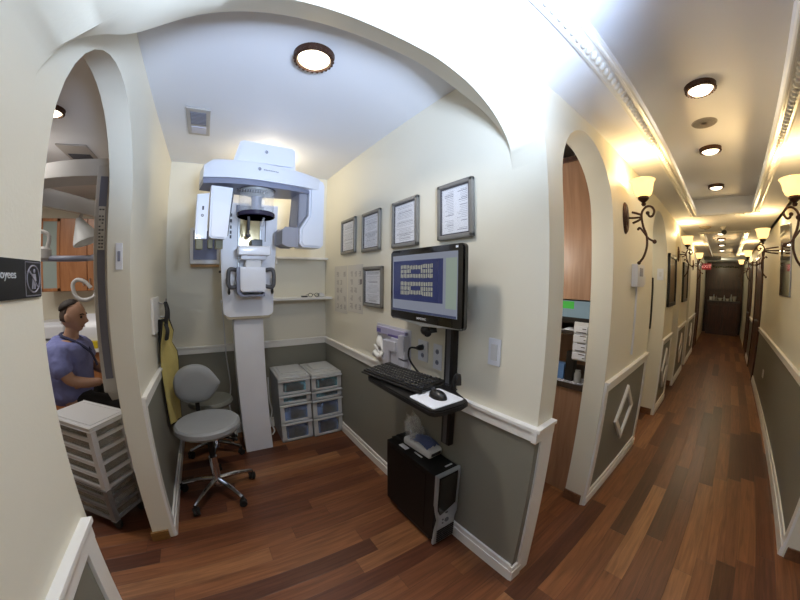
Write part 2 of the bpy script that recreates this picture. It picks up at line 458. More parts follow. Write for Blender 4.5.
# alcove right, wrapping round the pillar
b = MB(); rail_y(b, YC - .012, YB, XR, -1); base_y(b, YC - .012, YB, XR, -1)
rail_x(b, XR - .0275, XR + .131, YC, -1, .9006)
base_x(b, XR - .02, XR + .06, YC, -1)
b.box(XR + .03, XR + .134, YC - .0145, YC + .006, -.008, ZW + .02, .003)
struct(b, 'trim_6', 'trim', 'white chair rail and baseboard round the alcove right wall')
struct(MB().box(XR - .004, XR, YC, YB, .05, ZW + .01).box(XR - .004, XR + .06, YC - .004, YC, .05, ZW + .01), 'wall_alcove_right_wainscot', 'grey')
# corridor left wainscots with diamonds
def wains(idx, x0, x1, dia, plinth=True):
    b = MB(); rail_x(b, x0, x1, YC, -1); base_x(b, x0, x1, YC, -1)
    b.box(x0 - .003, x0 + .055, YC - .0145, YC + .006, -.008, ZW + .02, .003); b.box(x1 - .055, x1 + .003, YC - .0145, YC + .006, -.008, ZW + .02, .003)
    if dia:
        cx, cz, rx, rz, w = dia
        for s0, s1 in ((0, 1), (1, 2), (2, 3), (3, 0)):
            P = [(cx - rx, cz), (cx, cz + rz), (cx + rx, cz), (cx, cz - rz)]
            q = lambda p: (cx + (p[0] - cx) * (1 - w / min(rx, rz) * 1.3), cz + (p[1] - cz) * (1 - w / min(rx, rz) * 1.3))
            a, c = P[s0], P[s1]
            b.prism([a, c, q(c), q(a)], XZ, YC - .022, YC, bev=.003)
    struct(b, 'trim_%d' % idx, 'trim', 'white frame trim and diamond moulding on corridor wainscot')
    struct(MB().box(x0 + .01, x1 - .01, YC - .004, YC, .05, ZW + .01), 'wall_wainscot_%d' % idx, 'grey')
wains(7, 1.915, 3.09, (2.49, .52, .235, .225, .045))
wains(8, 3.96, 4.67, (4.32, .5, .2, .25, .045))
wains(9, 5.37, 6.54, (5.95, .5, .22, .25, .045))
wains(10, 7.01, 8.68, (7.8, .5, .22, .25, .045))
# corridor right
b = MB(); rail_x(b, 2.245, 6.6, YR, 1); base_x(b, 2.245, 6.6, YR, 1); b.box(2.242, 2.30, YR - .006, YR + .0145, -.008, ZW + .02, .003)
rail_x(b, 7.86, 8.9, YR, 1); base_x(b, 7.86, 8.9, YR, 1)
struct(b, 'trim_11', 'trim', 'white chair rail and baseboard along the corridor right wall')
struct(MB().box(2.25, 6.62, YR, YR + .004, .05, ZW + .01), 'wall_right_wainscot', 'grey')
struct(MB().box(7.86, 8.92, YR, YR + .004, .05, ZW + .01), 'wall_right_wainscot_far', 'grey')
b = MB(); base_x(b, XL, 1.15, YR, 1); rail_x(b, XL, 1.15, YR, 1)
struct(b, 'trim_12', 'trim')
# wooden plinth blocks at the jambs
b = MB(); b.box(XL - TH - .012, XL - .02, DY1 - .012, DY1 + .02, -.01, .062, .003)
struct(b, 'baseboard_doorway', 'plinth', 'brown wood baseboard block at the doorway jamb')
b = MB(); b.box(1.893, 1.93, YC + .012, YC + TH2 + .004, 0, .075, .003)
struct(b, 'baseboard_opening', 'brownplinth', 'brown wood baseboard block at first corridor opening')
b = MB(); b.box(3.938, 3.97, YC + .012, YC + TH2 + .004, 0, .075, .003)
b.box(5.348, 5.38, YC + .012, YC + TH2 + .004, 0, .075, .003)
struct(b, 'baseboard_opening_far', 'brownplinth')
b = MB(); b.box(2.228, 2.262, YR - TH2 - .004, YR - .01, 0, .075, .003)
struct(b, 'baseboard_right', 'brownplinth')

# dark doors down the corridor
def door(idx, x0, x1, y, s, h, label):
    b = MB(); t = s * .03
    lo, hi = min(y, y + t), max(y, y + t)
    b.box(x0, x0 + .085, lo, hi, 0, h, .004); b.box(x1 - .085, x1, lo, hi, 0, h, .004); b.box(x0, x1, lo, hi, h - .085, h, .004)
    o = struct(b, 'door_%d' % idx, 'darkwood', label)
    t2 = s * .012
    b = MB(); b.box(x0 + .08, x1 - .08, min(y, y + t2), max(y, y + t2), 0, h - .08)
    for z0, z1 in ((.2, .95), (1.1, h - .25)):
        b.box(x0 + .2, x1 - .2, min(y, y + t2 * 1.7), max(y, y + t2 * 1.7), z0, z1, .004)
    b.build('door_leaf', 'darkwood', o)
    b = MB(); b.lathe([(0.012, 0), (.012, .03), (.028, .04), (.03, .055), (.018, .07), (0, .072)], c=(x0 + .15, y + t2, .98), axis='y', n=16, mtx=None if s > 0 else None)
    b.build('door_handle', 'steel', o)
door(1, 6.64, 7.86, YR, 1, 2.12, 'dark wood door nearest on the corridor right side')
door(2, 8.92, 10.0, YR, 1, 2.12, 'dark wood door farther down on the corridor right side')
door(3, 8.7, 9.75, YC, -1, 2.12, 'dark wood door far down on the corridor left side')

# rooms behind the openings
struct(MB().box(-3.6, -3.5, 0.1, 4.9, 0, ZC), 'wall_treatment_left', 'cream')
struct(MB().box(-3.6, XL - TH, 4.62, 4.72, 0, ZC), 'wall_treatment_back', 'cream')
struct(MB().box(-3.6, XL - TH, 0.1, 0.2, 0, ZC), 'wall_treatment_front', 'cream')
struct(MB().box(XL - TH, XL - TH + .1, YB + .1, 4.72, 0, ZC), 'wall_treatment_right', 'cream')
struct(MB().box(-3.6, XL - TH, 0.1, 4.72, ZC, ZC + .05), 'ceiling_treatment', 'ceil')
struct(MB().box(1.22, 9, 1.95, 2.05, 0, ZC), 'wall_office_back', 'cream')
struct(MB().box(2.95, 3.03, YC + TH2, 1.95, 0, ZC), 'wall_office_side', 'cream')
struct(MB().box(5.5, 5.58, YC + TH2, 1.95, 0, ZC), 'wall_office_far_side', 'cream')
struct(MB().box(4.10, 4.18, YC + TH2, 1.95, 0, ZC), 'wall_office_middle', 'cream')
struct(MB().box(1.22, 9, YC + .1, 2.05, ZC, ZC + .05), 'ceiling_office', 'ceil')
struct(MB().box(-.6, 2.5, -3.3, -3.2, 0, ZC), 'wall_lobby', 'cream')
struct(MB().box(-.7, -.6, -3.3, YR - TH2, 0, ZC), 'wall_lobby_left', 'cream')
struct(MB().box(2.5, 2.6, -3.3, YR - TH2, 0, ZC), 'wall_lobby_right', 'cream')
struct(MB().box(-.7, 2.6, -3.3, YR - TH2, ZC, ZC + .05), 'ceiling_lobby', 'ceil')
# ---------------------------------------------------------------- imaging alcove
# panoramic x-ray machine
xr = thing('dental_xray_machine', (.26, 2.62, 0), 'tall white panoramic dental x-ray machine standing on the alcove floor by the back wall', 'x-ray machine')
b = MB(); b.box(.14, .38, 2.56, 2.78, 0.0, 1.3, .006); b.build('column', 'white', xr)
b = MB(); b.box(.12, .40, 2.66, 2.80, 1.2, 2.32, .01); b.build('rear_column', 'offwhite', xr)
b = MB()
out = [(.10, 1.2), (.42, 1.2), (.455, 1.235), (.485, 1.8), (.49, 2.1), (.04, 2.1), (.045, 1.8), (.062, 1.235)]
b.prism(out, XZ, 2.50, 2.66, bev=.008); car = b.build('carriage', 'white', xr, tri=True)
b = MB(); b.prism([(.095, 1.186), (.425, 1.186), (.445, 1.215), (.075, 1.215)], XZ, 2.505, 2.65, bev=.004)
o = b.build('lower_lip', mat('tan_plastic', srgb(176, 166, 146), .4), xr)
b = MB(); b.box(.172, .36, 2.495, 2.505, 1.74, 2.0, .002); o = b.build('mirror_recess', mat('recess_lit_yellow', srgb(214, 196, 150), .15, metal=.3), xr)  # yellow light in the reflective gap put into the panel colour
b = MB(); b.box(.155, .372, 2.492, 2.502, 2.0, 2.08, .002); b.build('recess_header', 'bluegrey', xr)
b = MB(); b.box(.172, .19, 2.485, 2.50, 1.55, 2.0, .003); b.box(.345, .36, 2.485, 2.50, 1.74, 2.0, .003); b.build('recess_rail', 'silver', xr)
# bite stand and forehead rod
b = MB(); b.tube([(.245, 2.44, 1.98), (.245, 2.42, 1.90), (.245, 2.40, 1.84)], .008); b.ball((.245, 2.40, 1.83), .02, sc=(1, 1, .8)); b.build('bite_rod', 'dgrey', xr)
b = MB(); b.box(.265, .35, 2.36, 2.44, 1.745, 1.80, .006); b.build('bite_block', 'black', xr)
b = MB(); b.box(.165, .405, 2.30, 2.44, 1.675, 1.745, .012); b.box(.19, .38, 2.34, 2.48, 1.645, 1.685, .006); b.build('chin_support', 'white', xr)
b = MB(); b.box(.225, .345, 2.36, 2.48, 1.55, 1.68, .01); b.build('chin_neck', 'offwhite', xr)
b = MB(); b.prism([(.185, 1.59), (.372, 1.59), (.372, 1.425), (.355, 1.405), (.20, 1.405), (.185, 1.425)], XZ, 2.33, 2.50, bev=.010); b.build('control_box', 'white', xr, tri=True)
b = MB(); b.prism([(.16, 1.59), (.185, 1.59), (.185, 1.41), (.21, 1.385), (.35, 1.385), (.37, 1.4), (.37, 1.37), (.19, 1.37), (.16, 1.40)], XZ, 2.36, 2.50, bev=.004); b.build('control_box_edge_strip', 'bluegrey', xr, tri=True)  # solid blue-grey strip along the left side and bottom of the control box
for s in (-1, 1):
    cx = .272 + s * .092
    P = [(cx, 2.42, 1.565), (cx + s * .06, 2.40, 1.575), (cx + s * .078, 2.395, 1.55), (cx + s * .08, 2.395, 1.47), (cx + s * .062, 2.40, 1.44), (cx, 2.42, 1.45)]
    MB().tube(catmull(P, 5), .016, n=12).build('handle', 'dgrey', xr)
    b = MB(); b.lathe([(.008, 0), (.011, -.03), (.006, -.045)], c=(cx + s * .075, 2.43, 1.43), n=10); b.build('side_knob', 'black', xr)
# emblem marks down the carriage front
for z in (2.0, 1.955, 1.905, 1.865, 1.83):
    MB().box(.112, .126, 2.497, 2.501, z - .014, z + .012, .002).build('button', 'mat_dark', xr)
b = MB(); b.box(.388, .394, 2.497, 2.50, 1.80, 1.97); b.build('scale_mark', 'mat_dark', xr)
# top housing and the rotating arm, turned a little about the column
piv = Vector((.34, 2.2, 0)); RZ = Matrix.Translation(piv) @ Matrix.Rotation(R(9.5), 4, 'Z') @ Matrix.Translation(-piv)
def arc_beam(b, x0, x1, zlo, zhi, yf, yb, bow, bev=0.0, n=18, droop=0.0, zr=None):
    """beam along x whose front face bows toward -y"""
    rows = []
    for k in range(n + 1):
        t = k / n; x = x0 + (x1 - x0) * t; w = 1 - (2 * t - 1) ** 2
        yfr = yf - bow * w; zt = zhi(t); zb = zlo(t)
        e = .018
        rows.append([(x, yb, zt), (x, yfr + e * 2, zt), (x, yfr + e * .5, zt - e * .4), (x, yfr, zt - e * 1.6), (x, yfr, zb), (x, yb, zb), (x, yb, zt)])
    V = [[b.bm.verts.new(RZ @ Vector(p)) for p in r[:-1]] for r in rows]
    fs = []; m = len(V[0])
    for i in range(n):
        for j in range(m):
            fs.append(b.bm.faces.new((V[i][j], V[i][(j + 1) % m], V[i + 1][(j + 1) % m], V[i + 1][j])))
    fs.append(b.bm.faces.new(V[0][::-1])); fs.append(b.bm.faces.new(V[-1]))
    bmesh.ops.recalc_face_normals(b.bm, faces=fs)
b = MB(); arc_beam(b, -.10, .80, lambda t: 2.165 + .05 * max(0, t - .5) ** 1.5 * 2, lambda t: 2.295 - .04 * max(0, (.06 - t) / .06) - .02 * max(0, (t - .94) / .06), 2.19, 2.40, .11)
arm = b.build('rotating_arm', 'white', xr)
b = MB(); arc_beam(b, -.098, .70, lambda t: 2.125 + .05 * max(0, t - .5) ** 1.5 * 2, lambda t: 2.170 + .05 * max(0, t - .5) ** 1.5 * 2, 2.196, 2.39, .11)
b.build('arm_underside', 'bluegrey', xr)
b = MB()
b.prism([(.665, 2.24), (.755, 2.275), (.79, 2.27), (.805, 2.24), (.805, 1.765), (.78, 1.74), (.63, 1.74), (.605, 1.765), (.605, 1.875), (.675, 1.985), (.675, 2.17)], XZ, 2.165, 2.33, mtx=RZ, bev=.014)
b.build('sensor_leg', 'white', xr, tri=True)
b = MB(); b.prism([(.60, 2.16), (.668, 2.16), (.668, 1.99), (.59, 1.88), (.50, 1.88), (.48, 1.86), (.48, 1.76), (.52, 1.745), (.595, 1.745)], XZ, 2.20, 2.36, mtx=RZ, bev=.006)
b.build('sensor_cover', mat('sensor_cover_grey', srgb(150, 150, 160), .4), xr, tri=True)  # plain grey cover on the inner side of the sensor leg
# left tube head
b = MB(); b.prism([(-.05, 2.10), (.09, 2.10), (.065, 1.775), (.05, 1.76), (-.035, 1.76), (-.05, 1.775)], XZ, 2.13, 2.20, mtx=RZ, bev=.01); b.build('tube_head', 'white', xr, tri=True)
b = MB(); b.prism([(.0, 2.10), (.115, 2.10), (.085, 1.79), (.02, 1.79)], XZ, 2.20, 2.34, mtx=RZ, bev=.008); b.build('tube_housing', 'dgrey', xr, tri=True)
b = MB(); b.prism([(-.13, 2.04), (-.055, 2.055), (-.062, 1.76), (-.135, 1.755)], XZ, 2.16, 2.22, mtx=RZ, bev=.008); b.build('side_panel', 'white', xr, tri=True)
b = MB(); b.box(-.098, -.086, 2.157, 2.161, 1.94, 1.965, .001, mtx=RZ); b.build('panel_button', 'mat_dark', xr); b = MB(); b.lathe([(.0085, 0), (.0085, -.003), (.005, -.003), (.005, 0)], c=RZ @ Vector((-.094, 2.161, 1.905)), axis='y', n=18); b.build('panel_marking', 'mat_dark', xr)
b = MB(); b.box(-.13, -.085, 2.17, 2.21, 1.69, 1.757, .006, mtx=RZ); b.box(-.05, -.02, 2.18, 2.22, 1.70, 1.762, .006, mtx=RZ); b.box(0.0, .05, 2.20, 2.24, 1.70, 1.762, .006, mtx=RZ); b.build('collimator', mat('olive_grey', srgb(118, 116, 92), .5), xr)
# disc, clear cylinder and lower ring
cx, cy = .275, 2.21
b = MB(); b.lathe([(.0, 2.14), (.128, 2.14), (.134, 2.13), (.128, 2.122), (.0, 2.12)], c=(cx, cy, 0), n=40); b.build('rotor_disc', 'mat_dark', xr)
b = MB(); b.lathe([(.0, 2.123), (.122, 2.123), (.122, 2.108), (.06, 2.098), (.05, 2.08), (.0, 2.08)], c=(cx, cy, 0), n=36); b.build('rotor_hub', 'silver', xr)
b = MB(); b.lathe([(.045, 2.09), (.036, 2.06), (.036, 1.97), (.044, 1.95), (.0, 1.945)], c=(cx, cy, 0), n=24); b.build('rotor_neck', 'bluegrey', xr)
b = MB(); b.lathe([(.128, 1.932), (.134, 1.938), (.134, 1.958), (.128, 1.964), (.118, 1.964), (.116, 1.945), (.118, 1.932), (.128, 1.932)], c=(cx, cy, 0), n=40); b.build('lower_ring', mat('violet_black', srgb(46, 42, 62), .2), xr)
b = MB(); b.cap = False; b.lathe([(.124, 1.964), (.124, 2.112)], c=(cx, cy, 0), n=40); b.build('clear_guard', 'clear', xr)
for dx in (-.055, .055):
    MB().tube([(cx + dx, cy - .03, 1.95), (cx + dx * .9, cy - .02, 1.90), (cx + dx * .8, cy + .02, 1.85)], .009).build('temple_rod', 'clear' if dx > 0 else 'dgrey', xr)
# top housing with emblem
b = MB(); b.prism([(.088, 2.285), (.532, 2.285), (.522, 2.44), (.505, 2.455), (.15, 2.462), (.128, 2.45)], XZ, 2.125, 2.42, bev=.02); hs = b.build('top_housing', 'white', xr, tri=True)
for nm, ex, ez, ey in (('arm_emblem', .245, 2.24, 2.078), ('housing_emblem', .30, 2.39, 2.128)):
    b = MB(); b.tube([RZ @ Vector((ex + .010 * math.cos(a), ey, ez + .010 * math.sin(a))) for a in [2 * PI * k / 16 for k in range(16)]], 0.0018, n=6, closed=True)
    b.box(ex - .002, ex + .006, ey - .001, ey + .006, ez - .006, ez + .008, mtx=RZ)
    for k in range(9): b.box(ex + .03 + k * .012, ex + .038 + k * .012, ey - .001, ey + .008, ez - .003, ez + .003, mtx=RZ)
    b.build(nm, 'ink', xr)
b = MB()
for k in range(12): b.box(.13 + k * .017, .138 + k * .017, 2.10, 2.125, 2.088, 2.101)
b.build('arm_vent', 'mat_dark', xr)

# wall screen and shelves
ws = thing('wall_screen', (-.085, YB - .05, 1.62), 'blue lit screen in white frame on the alcove back wall left of the machine', 'screen')
b = MB(); b.box(-.215, .045, YB - .07, YB - .001, 1.635, 1.955, .008); b.build('frame', 'white', ws)
b = MB(); b.box(-.185, .02, YB - .074, YB - .068, 1.675, 1.93, .002); b.build('display', mat('blue_display', srgb(96, 102, 130), .2, emit=srgb(96, 104, 140), estr=.12), ws)
b = MB(); b.box(-.205, .04, YB - .09, YB - .001, 1.61, 1.632, .003); b.build('ledge', mat('tan_ledge', srgb(170, 132, 84), .5), ws)
def shelf(z, d, x0, label):
    b = MB(); b.box(x0, XR - .002, YB - d, YB - .001, z - .022, z, .003); b.box(x0, x0 + .02, YB - d * .8, YB - .001, z - .07, z - .02, .003)
    return tag(b.build('wall_shelf', M['trim']), label, 'shelf')
shelf(1.325, .21, .46, 'lower white wall shelf right of the x-ray machine')
shelf(1.715, .09, .56, 'upper narrow white wall ledge behind the x-ray sensor arm')
mg = thing('safety_glasses', (.93, YB - .12, 1.325), 'dark framed glasses lying on the lower wall shelf', 'glasses')
b = MB(); b.tube([(.88 + .022 * math.cos(a), YB - .16, 1.345 + .018 * math.sin(a)) for a in [2 * PI * k / 14 for k in range(14)]], .003, n=6, closed=True)
b.tube([(.945 + .022 * math.cos(a), YB - .16, 1.345 + .018 * math.sin(a)) for a in [2 * PI * k / 14 for k in range(14)]], .003, n=6, closed=True)
b.tube([(.902, YB - .16, 1.35), (.9125, YB - .165, 1.355), (.923, YB - .16, 1.35)], .003, n=6); b.build('rim', 'black', mg)
for x in (.86, .967): MB().tube([(x, YB - .16, 1.35), (x + .005, YB - .1, 1.348), (x, YB - .05, 1.33)], .0025, n=6).build('temple', 'black', mg)
b = MB(); b.box(.98, 1.03, YB - .15, YB - .06, 1.325, 1.35, .006); b.box(.985, 1.02, YB - .14, YB - .1, 1.35, 1.362, .003)
tag(b.build('small_case', M['offwhite']), 'small white case beside the glasses on the lower shelf', 'case')
b = MB(); b.box(.80, .855, YB - .16, YB - .10, 1.325, 1.338, .004); tag(b.build('black_clip', M['black']), 'small flat black clip at the left of the lower wall shelf', 'clip')
# loose wires by the machine
b = MB(); b.tube(catmull([(.055, YB - .02, 1.29), (.07, YB - .02, 1.1), (.075, YB - .02, .8), (.09, YB - .03, .5), (.06, YB - .04, .3), (.10, YB - .05, .06)], 6), .006, n=8)
tag(b.build('power_cord', M['offwhite']), 'thin pale cord hanging down the back wall left of the machine column', 'cord')
b = MB(); b.lathe([(.0, 0), (.014, 0), (.014, -.014), (.007, -.02), (.007, -.03), (0, -.03)], c=(.06, YB - .001, 1.30), axis='y', n=16)
tag(b.build('cable_clip', M['white']), 'small white round cable clip on back wall left of the x-ray machine', 'cable clip')
b = MB(); b.lathe([(.0, 0), (.012, 0), (.012, -.012), (0, -.018)], c=(.05, YB - .001, 1.57), axis='y', n=14)
tag(b.build('wall_button', M['dgrey']), 'small dark round button on back wall under the blue lit screen', 'button')
b = MB(); b.box(-.02, .10, 2.86, 2.95, 0.0, .06, .02); b.box(.0, .085, 2.87, 2.93, .06, .10, .02)
tag(b.build('foot_switch', M['offwhite']), 'pale plastic foot switch on the floor behind the grey stools', 'foot switch')
b = MB(); b.tube(catmull([(.45, 2.93, .55), (.44, 2.90, .35), (.46, 2.92, .2), (.43, 2.88, .1), (.455, 2.85, .02), (.42, 2.78, .012)], 6), .007, n=8)
tag(b.build('power_cord', M['offwhite']), 'pale looped cord between the machine column and the drawer towers', 'cord')

# clear drawer towers
M['thin'] = mat('thin_clear_plastic', (.9, .93, .97), .25, alpha=.08)
def tower():
    t = thing('drawer_tower', (.625, 2.77, 0), 'x', 'drawer tower')
    w, d = .295, .40; x0, x1, y0, y1 = -.1475, .1475, -.19, .21
    b = MB(); b.box(x0, x1, y0 - .004, y1, .612, .635, .006); b.box(x0 + .02, x1 - .02, y0 + .03, y1 - .03, .635, .645, .004); b.box(x0 + .05, x1 - .05, y0 + .1, y1 - .08, .643, .655, .004); b.build('top', mat('milky_lid', srgb(214, 216, 218), .35, alpha=.8), t, local=True)
    fr = MB()
    for x in (x0, x1 - .016):
        for y in (y0 + .012, y1 - .016): fr.box(x, x + .016, y, y + .016, .0, .615, .002)
    hs = [(.475, .61), (.385, .467), (.20, .377), (.012, .192)]
    for z0, z1 in hs:
        fr.box(x0, x1, y0 + .012, y1, z1 + .001, z1 + .010, .001)
    fr.box(x0, x1, y0 + .012, y1, 0, .01, .001)
    fr.box(x0, x0 + .004, y0 + .02, y1, 0.01, .61); fr.box(x1 - .004, x1, y0 + .02, y1, .01, .61); fr.box(x0, x1, y1 - .004, y1, .01, .61)
    fr.build('frame', 'frost', t, local=True)
    for i, (z0, z1) in enumerate(hs):
        b = MB(); b.box(x0 + .006, x1 - .006, y0 + .012, y1 - .02, z0, z0 + .004); b.box(x0 + .006, x0 + .010, y0 + .012, y1 - .02, z0, z1 - .012); b.box(x1 - .010, x1 - .006, y0 + .012, y1 - .02, z0, z1 - .012)
        # front: frame with a clear window
        b.box(x0 + .002, x1 - .002, y0, y0 + .012, z1 - .024, z1, .003); b.box(x0 + .002, x1 - .002, y0, y0 + .012, z0, z0 + .02, .003)
        b.box(x0 + .002, x0 + .04, y0, y0 + .012, z0, z1, .002); b.box(x1 - .04, x1 - .002, y0, y0 + .012, z0, z1, .002)
        b.box(x0 - .002, x1 + .002, y0 - .018, y0 + .004, z1 - .014, z1, .004)
        dr = b.build('drawer', mat('milky_plastic', srgb(206, 210, 214), .35, alpha=.9) if i == 0 and 'milky' not in M else M['milky'], t, local=True)
        M.setdefault('milky', dr.data.materials[0])
        b = MB(); b.box(x0 + .038, x1 - .038, y0 + .003, y0 + .008, z0 + .016, z1 - .02); b.build('window', 'thin', dr, local=True)
        rnd = random.Random(i * 7 + 3); b = MB()
        hmax = (z1 - z0) * .62
        for k in range(9):
            bx = x0 + .03 + rnd.random() * .15; by = y0 + .009 + (k > 4) * rnd.random() * .12; bw = .08 + rnd.random() * .06; bh = hmax * (.8 + .5 * rnd.random())
            b.box(bx, min(bx + bw, x1 - .02), by, by + .09, z0 + .005, z0 + .005 + bh, .004)
        b.build('packets', 'teal' if i < 2 else 'navypack', dr, local=True)
    return t
tw = tower(); tw.location = (.628, 2.775, 0)
tag(tw, 'left one of two clear drawer towers, beside the machine column', 'drawer tower', 'clear drawer towers')
t2 = dup(tw, (.932, 2.755, 0), label='right one of two clear drawer towers, in the corner against the right wall', group='clear drawer towers')

# stools
def star_base(t, zc, r, rot, hub_h):
    b = MB(); b.lathe([(0, .07), (.034, .07), (.036, .10), (.028, .125), (.028, .16), (0, .16)], n=20); b.build('hub', 'chrome', t, local=True)
    for k in range(5):
        a = R(rot) + 2 * PI * k / 5; ca, sa = math.cos(a), math.sin(a)
        P = [(.02 * ca, .02 * sa, .115), (r * .5 * ca, r * .5 * sa, .105), (r * .85 * ca, r * .85 * sa, .085), (r * ca, r * sa, .072)]
        leg = MB().tube(catmull(P, 5), [.017] * 8 + [.014] * 8, n=10).build('leg', 'chrome', t, local=True)
        b = MB(); b.lathe([(.012, .074), (.012, .05), (0, .05)], c=(r * ca, r * sa, 0), n=10)
        m = Matrix.Translation((r * ca, r * sa, .026)) @ Matrix.Rotation(a + .9, 4, 'Z')
        for s in (-.012, .012): b.lathe([(0, s - .009), (.022, s - .009), (.026, s - .005), (.026, s + .005), (.022, s + .009), (0, s + .009)], axis='y', n=18, mtx=m)
        b.box(-.014, .014, -.024, .024, .018, .030, .004, mtx=m)
        b.build('caster', 'blackmatte', leg, local=True)
def seat_mesh(rx, ry, z0, z1):
    b = MB(); n = 36; prof = [(0, z0), (.75, z0), (.93, z0 + .01), (1.0, z0 + .03), (.99, z1 - .018), (.93, z1 - .004), (.75, z1 - .002), (.4, z1 - .008), (0, z1 - .010)]
    b.lathe(prof, n=n, sx=rx, sy=ry); return b
st = thing('rolling_stool', (-.12, 2.09, 0), 'front grey rolling stool with chrome star base and padded backrest', 'stool', 'grey rolling stools')
star_base(st, 0, .262, -128, .1)
b = MB(); b.lathe([(.03, .15), (.03, .30), (0, .30)], n=18); b.build('gas_sleeve', 'chrome', st, local=True)
b = MB(); b.lathe([(.021, .29), (.021, .49), (.05, .495), (.05, .51), (0, .51)], n=18); b.build('gas_piston', 'blackmatte', st, local=True)
b = MB(); b.tube([(.03, -.02, .465), (.1, -.05, .455), (.17, -.10, .45)], .006); b.ball((.175, -.102, .45), .012); b.build('lever', 'black', st, local=True)
b = seat_mesh(.222, .205, .50, .575); b.build('seat', 'vinyl', st, local=True)
P = [(-.05, .10, .498), (-.06, .19, .495), (-.065, .245, .52), (-.065, .255, .62), (-.065, .245, .76)]
MB().tube(catmull(P, 5), .016, n=10, flat=.6).build('back_post', 'blackmatte', st, local=True)
# rounded kite shaped backrest pad
b = MB(); rows = []
n = 40
def kite(t):
    a = 2 * PI * t; c, s_ = math.cos(a), math.sin(a)
    x = (abs(c) ** .9) * (1 if c > 0 else -1) * (.175 if c > 0 else .15); z = (abs(s_) ** .85) * (1 if s_ > 0 else -1) * .142
    if c > 0: z *= 1 - .72 * c ** 3
    return x, z
for (f, y) in ((.0, .195), (.6, .192), (.88, .198), (1.0, .214), (1.0, .232), (.9, .248), (.6, .252), (0, .252)):
    rows.append([(-.06 + kite(k / n)[0] * f, y + .05 * (kite(k / n)[0] * f / .16) ** 2 * -.5, .765 + kite(k / n)[1] * f) for k in range(n + 1)])
b.grid(rows); bmesh.ops.remove_doubles(b.bm, verts=b.bm.verts, dist=1e-5); bmesh.ops.recalc_face_normals(b.bm, faces=b.bm.faces)
b.build('backrest', 'vinyl', st, local=True, angle=60)
s2 = thing('rolling_stool', (-.10, 2.66, 0), 'rear grey rolling stool without backrest, half hidden behind the front stool', 'stool', 'grey rolling stools')
star_base(s2, 0, .225, -100, .1)
b = MB(); b.lathe([(.028, .15), (.028, .28), (.02, .285), (.02, .455), (.05, .46), (0, .465)], n=18); b.build('gas_sleeve', 'chrome', s2, local=True)
seat_mesh(.19, .175, .455, .515).build('seat', 'vinyl2', s2, local=True)

# hook plate with the lead apron
hp = thing('hook_plate', (XL, 2.36, 1.14), 'white wall plate with chrome hooks on the alcove left wall', 'hook plate')
b = MB(); b.box(XL, XL + .02, 2.225, 2.46, 1.145, 1.385, .006); b.build('plate', 'trim', hp)
for y, z in ((2.42, 1.335), (2.40, 1.24)):
    MB().tube(catmull([(XL + .018, y, z + .01), (XL + .05, y, z), (XL + .07, y, z + .012), (XL + .075, y, z + .035)], 5), .006, n=8).build('hook', 'chrome', hp)
ap = thing('lead_apron', (XL + .06, 2.37, .42), 'yellow lead apron with black edging hanging from the hook plate', 'apron')
edge = [(1.215, 2.345, -.366, 2.385, -.335), (1.14, 2.34, -.375, 2.42, -.315), (1.055, 2.335, -.392, 2.445, -.335), (.985, 2.33, -.40, 2.455, -.305), (.915, 2.325, -.408, 2.46, -.302), (.80, 2.325, -.404, 2.46, -.308), (.62, 2.33, -.398, 2.46, -.325), (.47, 2.335, -.395, 2.455, -.332)]
def apron_pts(off, grow):
    rows = []
    for z, ya, xa, yb, xb in edge:
        r = []
        n = Vector((yb - ya, -(xb - xa), 0)).normalized(); d = Vector((xb - xa, yb - ya, 0)).normalized()
        for k in range(9):
            t = k / 8; q = Vector((xa + (xb - xa) * t, ya + (yb - ya) * t, z + (grow if z > 1.2 else (-grow if z < .5 else 0))))
            q += n * (off + .010 * math.sin(t * 9 + z * 9) * math.sin(PI * t)) + d * grow * (2 * t - 1)
            q.x = max(q.x, XL + .02 + off * .1)
            r.append(tuple(q))
        rows.append(r)
    return rows
def sheet(off0, off1, grow):
    b = MB(); A = apron_pts(off0, grow); B = apron_pts(off1, grow)
    b.grid(A); b.grid(B)
    ra = [A[0][k] for k in range(9)] + [A[i][8] for i in range(1, 8)] + [A[7][k] for k in range(7, -1, -1)] + [A[i][0] for i in range(6, 0, -1)]
    rb = [B[0][k] for k in range(9)] + [B[i][8] for i in range(1, 8)] + [B[7][k] for k in range(7, -1, -1)] + [B[i][0] for i in range(6, 0, -1)]
    n = len(ra)
    for i in range(n): b.quad(ra[i], ra[(i + 1) % n], rb[(i + 1) % n], rb[i])
    bmesh.ops.remove_doubles(b.bm, verts=b.bm.verts, dist=1e-5); bmesh.ops.recalc_face_normals(b.bm, faces=b.bm.faces); return b
sheet(.0, .008, 0.0).build('front_panel', 'yellow', ap, angle=60)
sheet(-.03, -.001, .016).build('back_panel', 'blackmatte', ap, angle=60)
b = MB(); b.tube(catmull([(XL + .07, 2.42, 1.345), (XL + .085, 2.36, 1.29), (XL + .08, 2.34, 1.22), (XL + .075, 2.37, 1.17)], 6), .013, n=8, flat=.5)
b.tube(catmull([(XL + .07, 2.42, 1.345), (XL + .08, 2.46, 1.28), (XL + .075, 2.45, 1.18)], 6), .013, n=8, flat=.5)
b.tube(catmull([(XL + .075, 2.33, 1.2), (XL + .09, 2.30, 1.16), (XL + .08, 2.30, 1.10), (XL + .085, 2.33, 1.12)], 6), .014, n=8, flat=.5); b.build('strap', 'blackmatte', ap)
b = MB(); b.box(XL + .072, XL + .09, 2.35, 2.385, 1.19, 1.27, .006); b.build('shoulder_flap', 'yellow', ap)

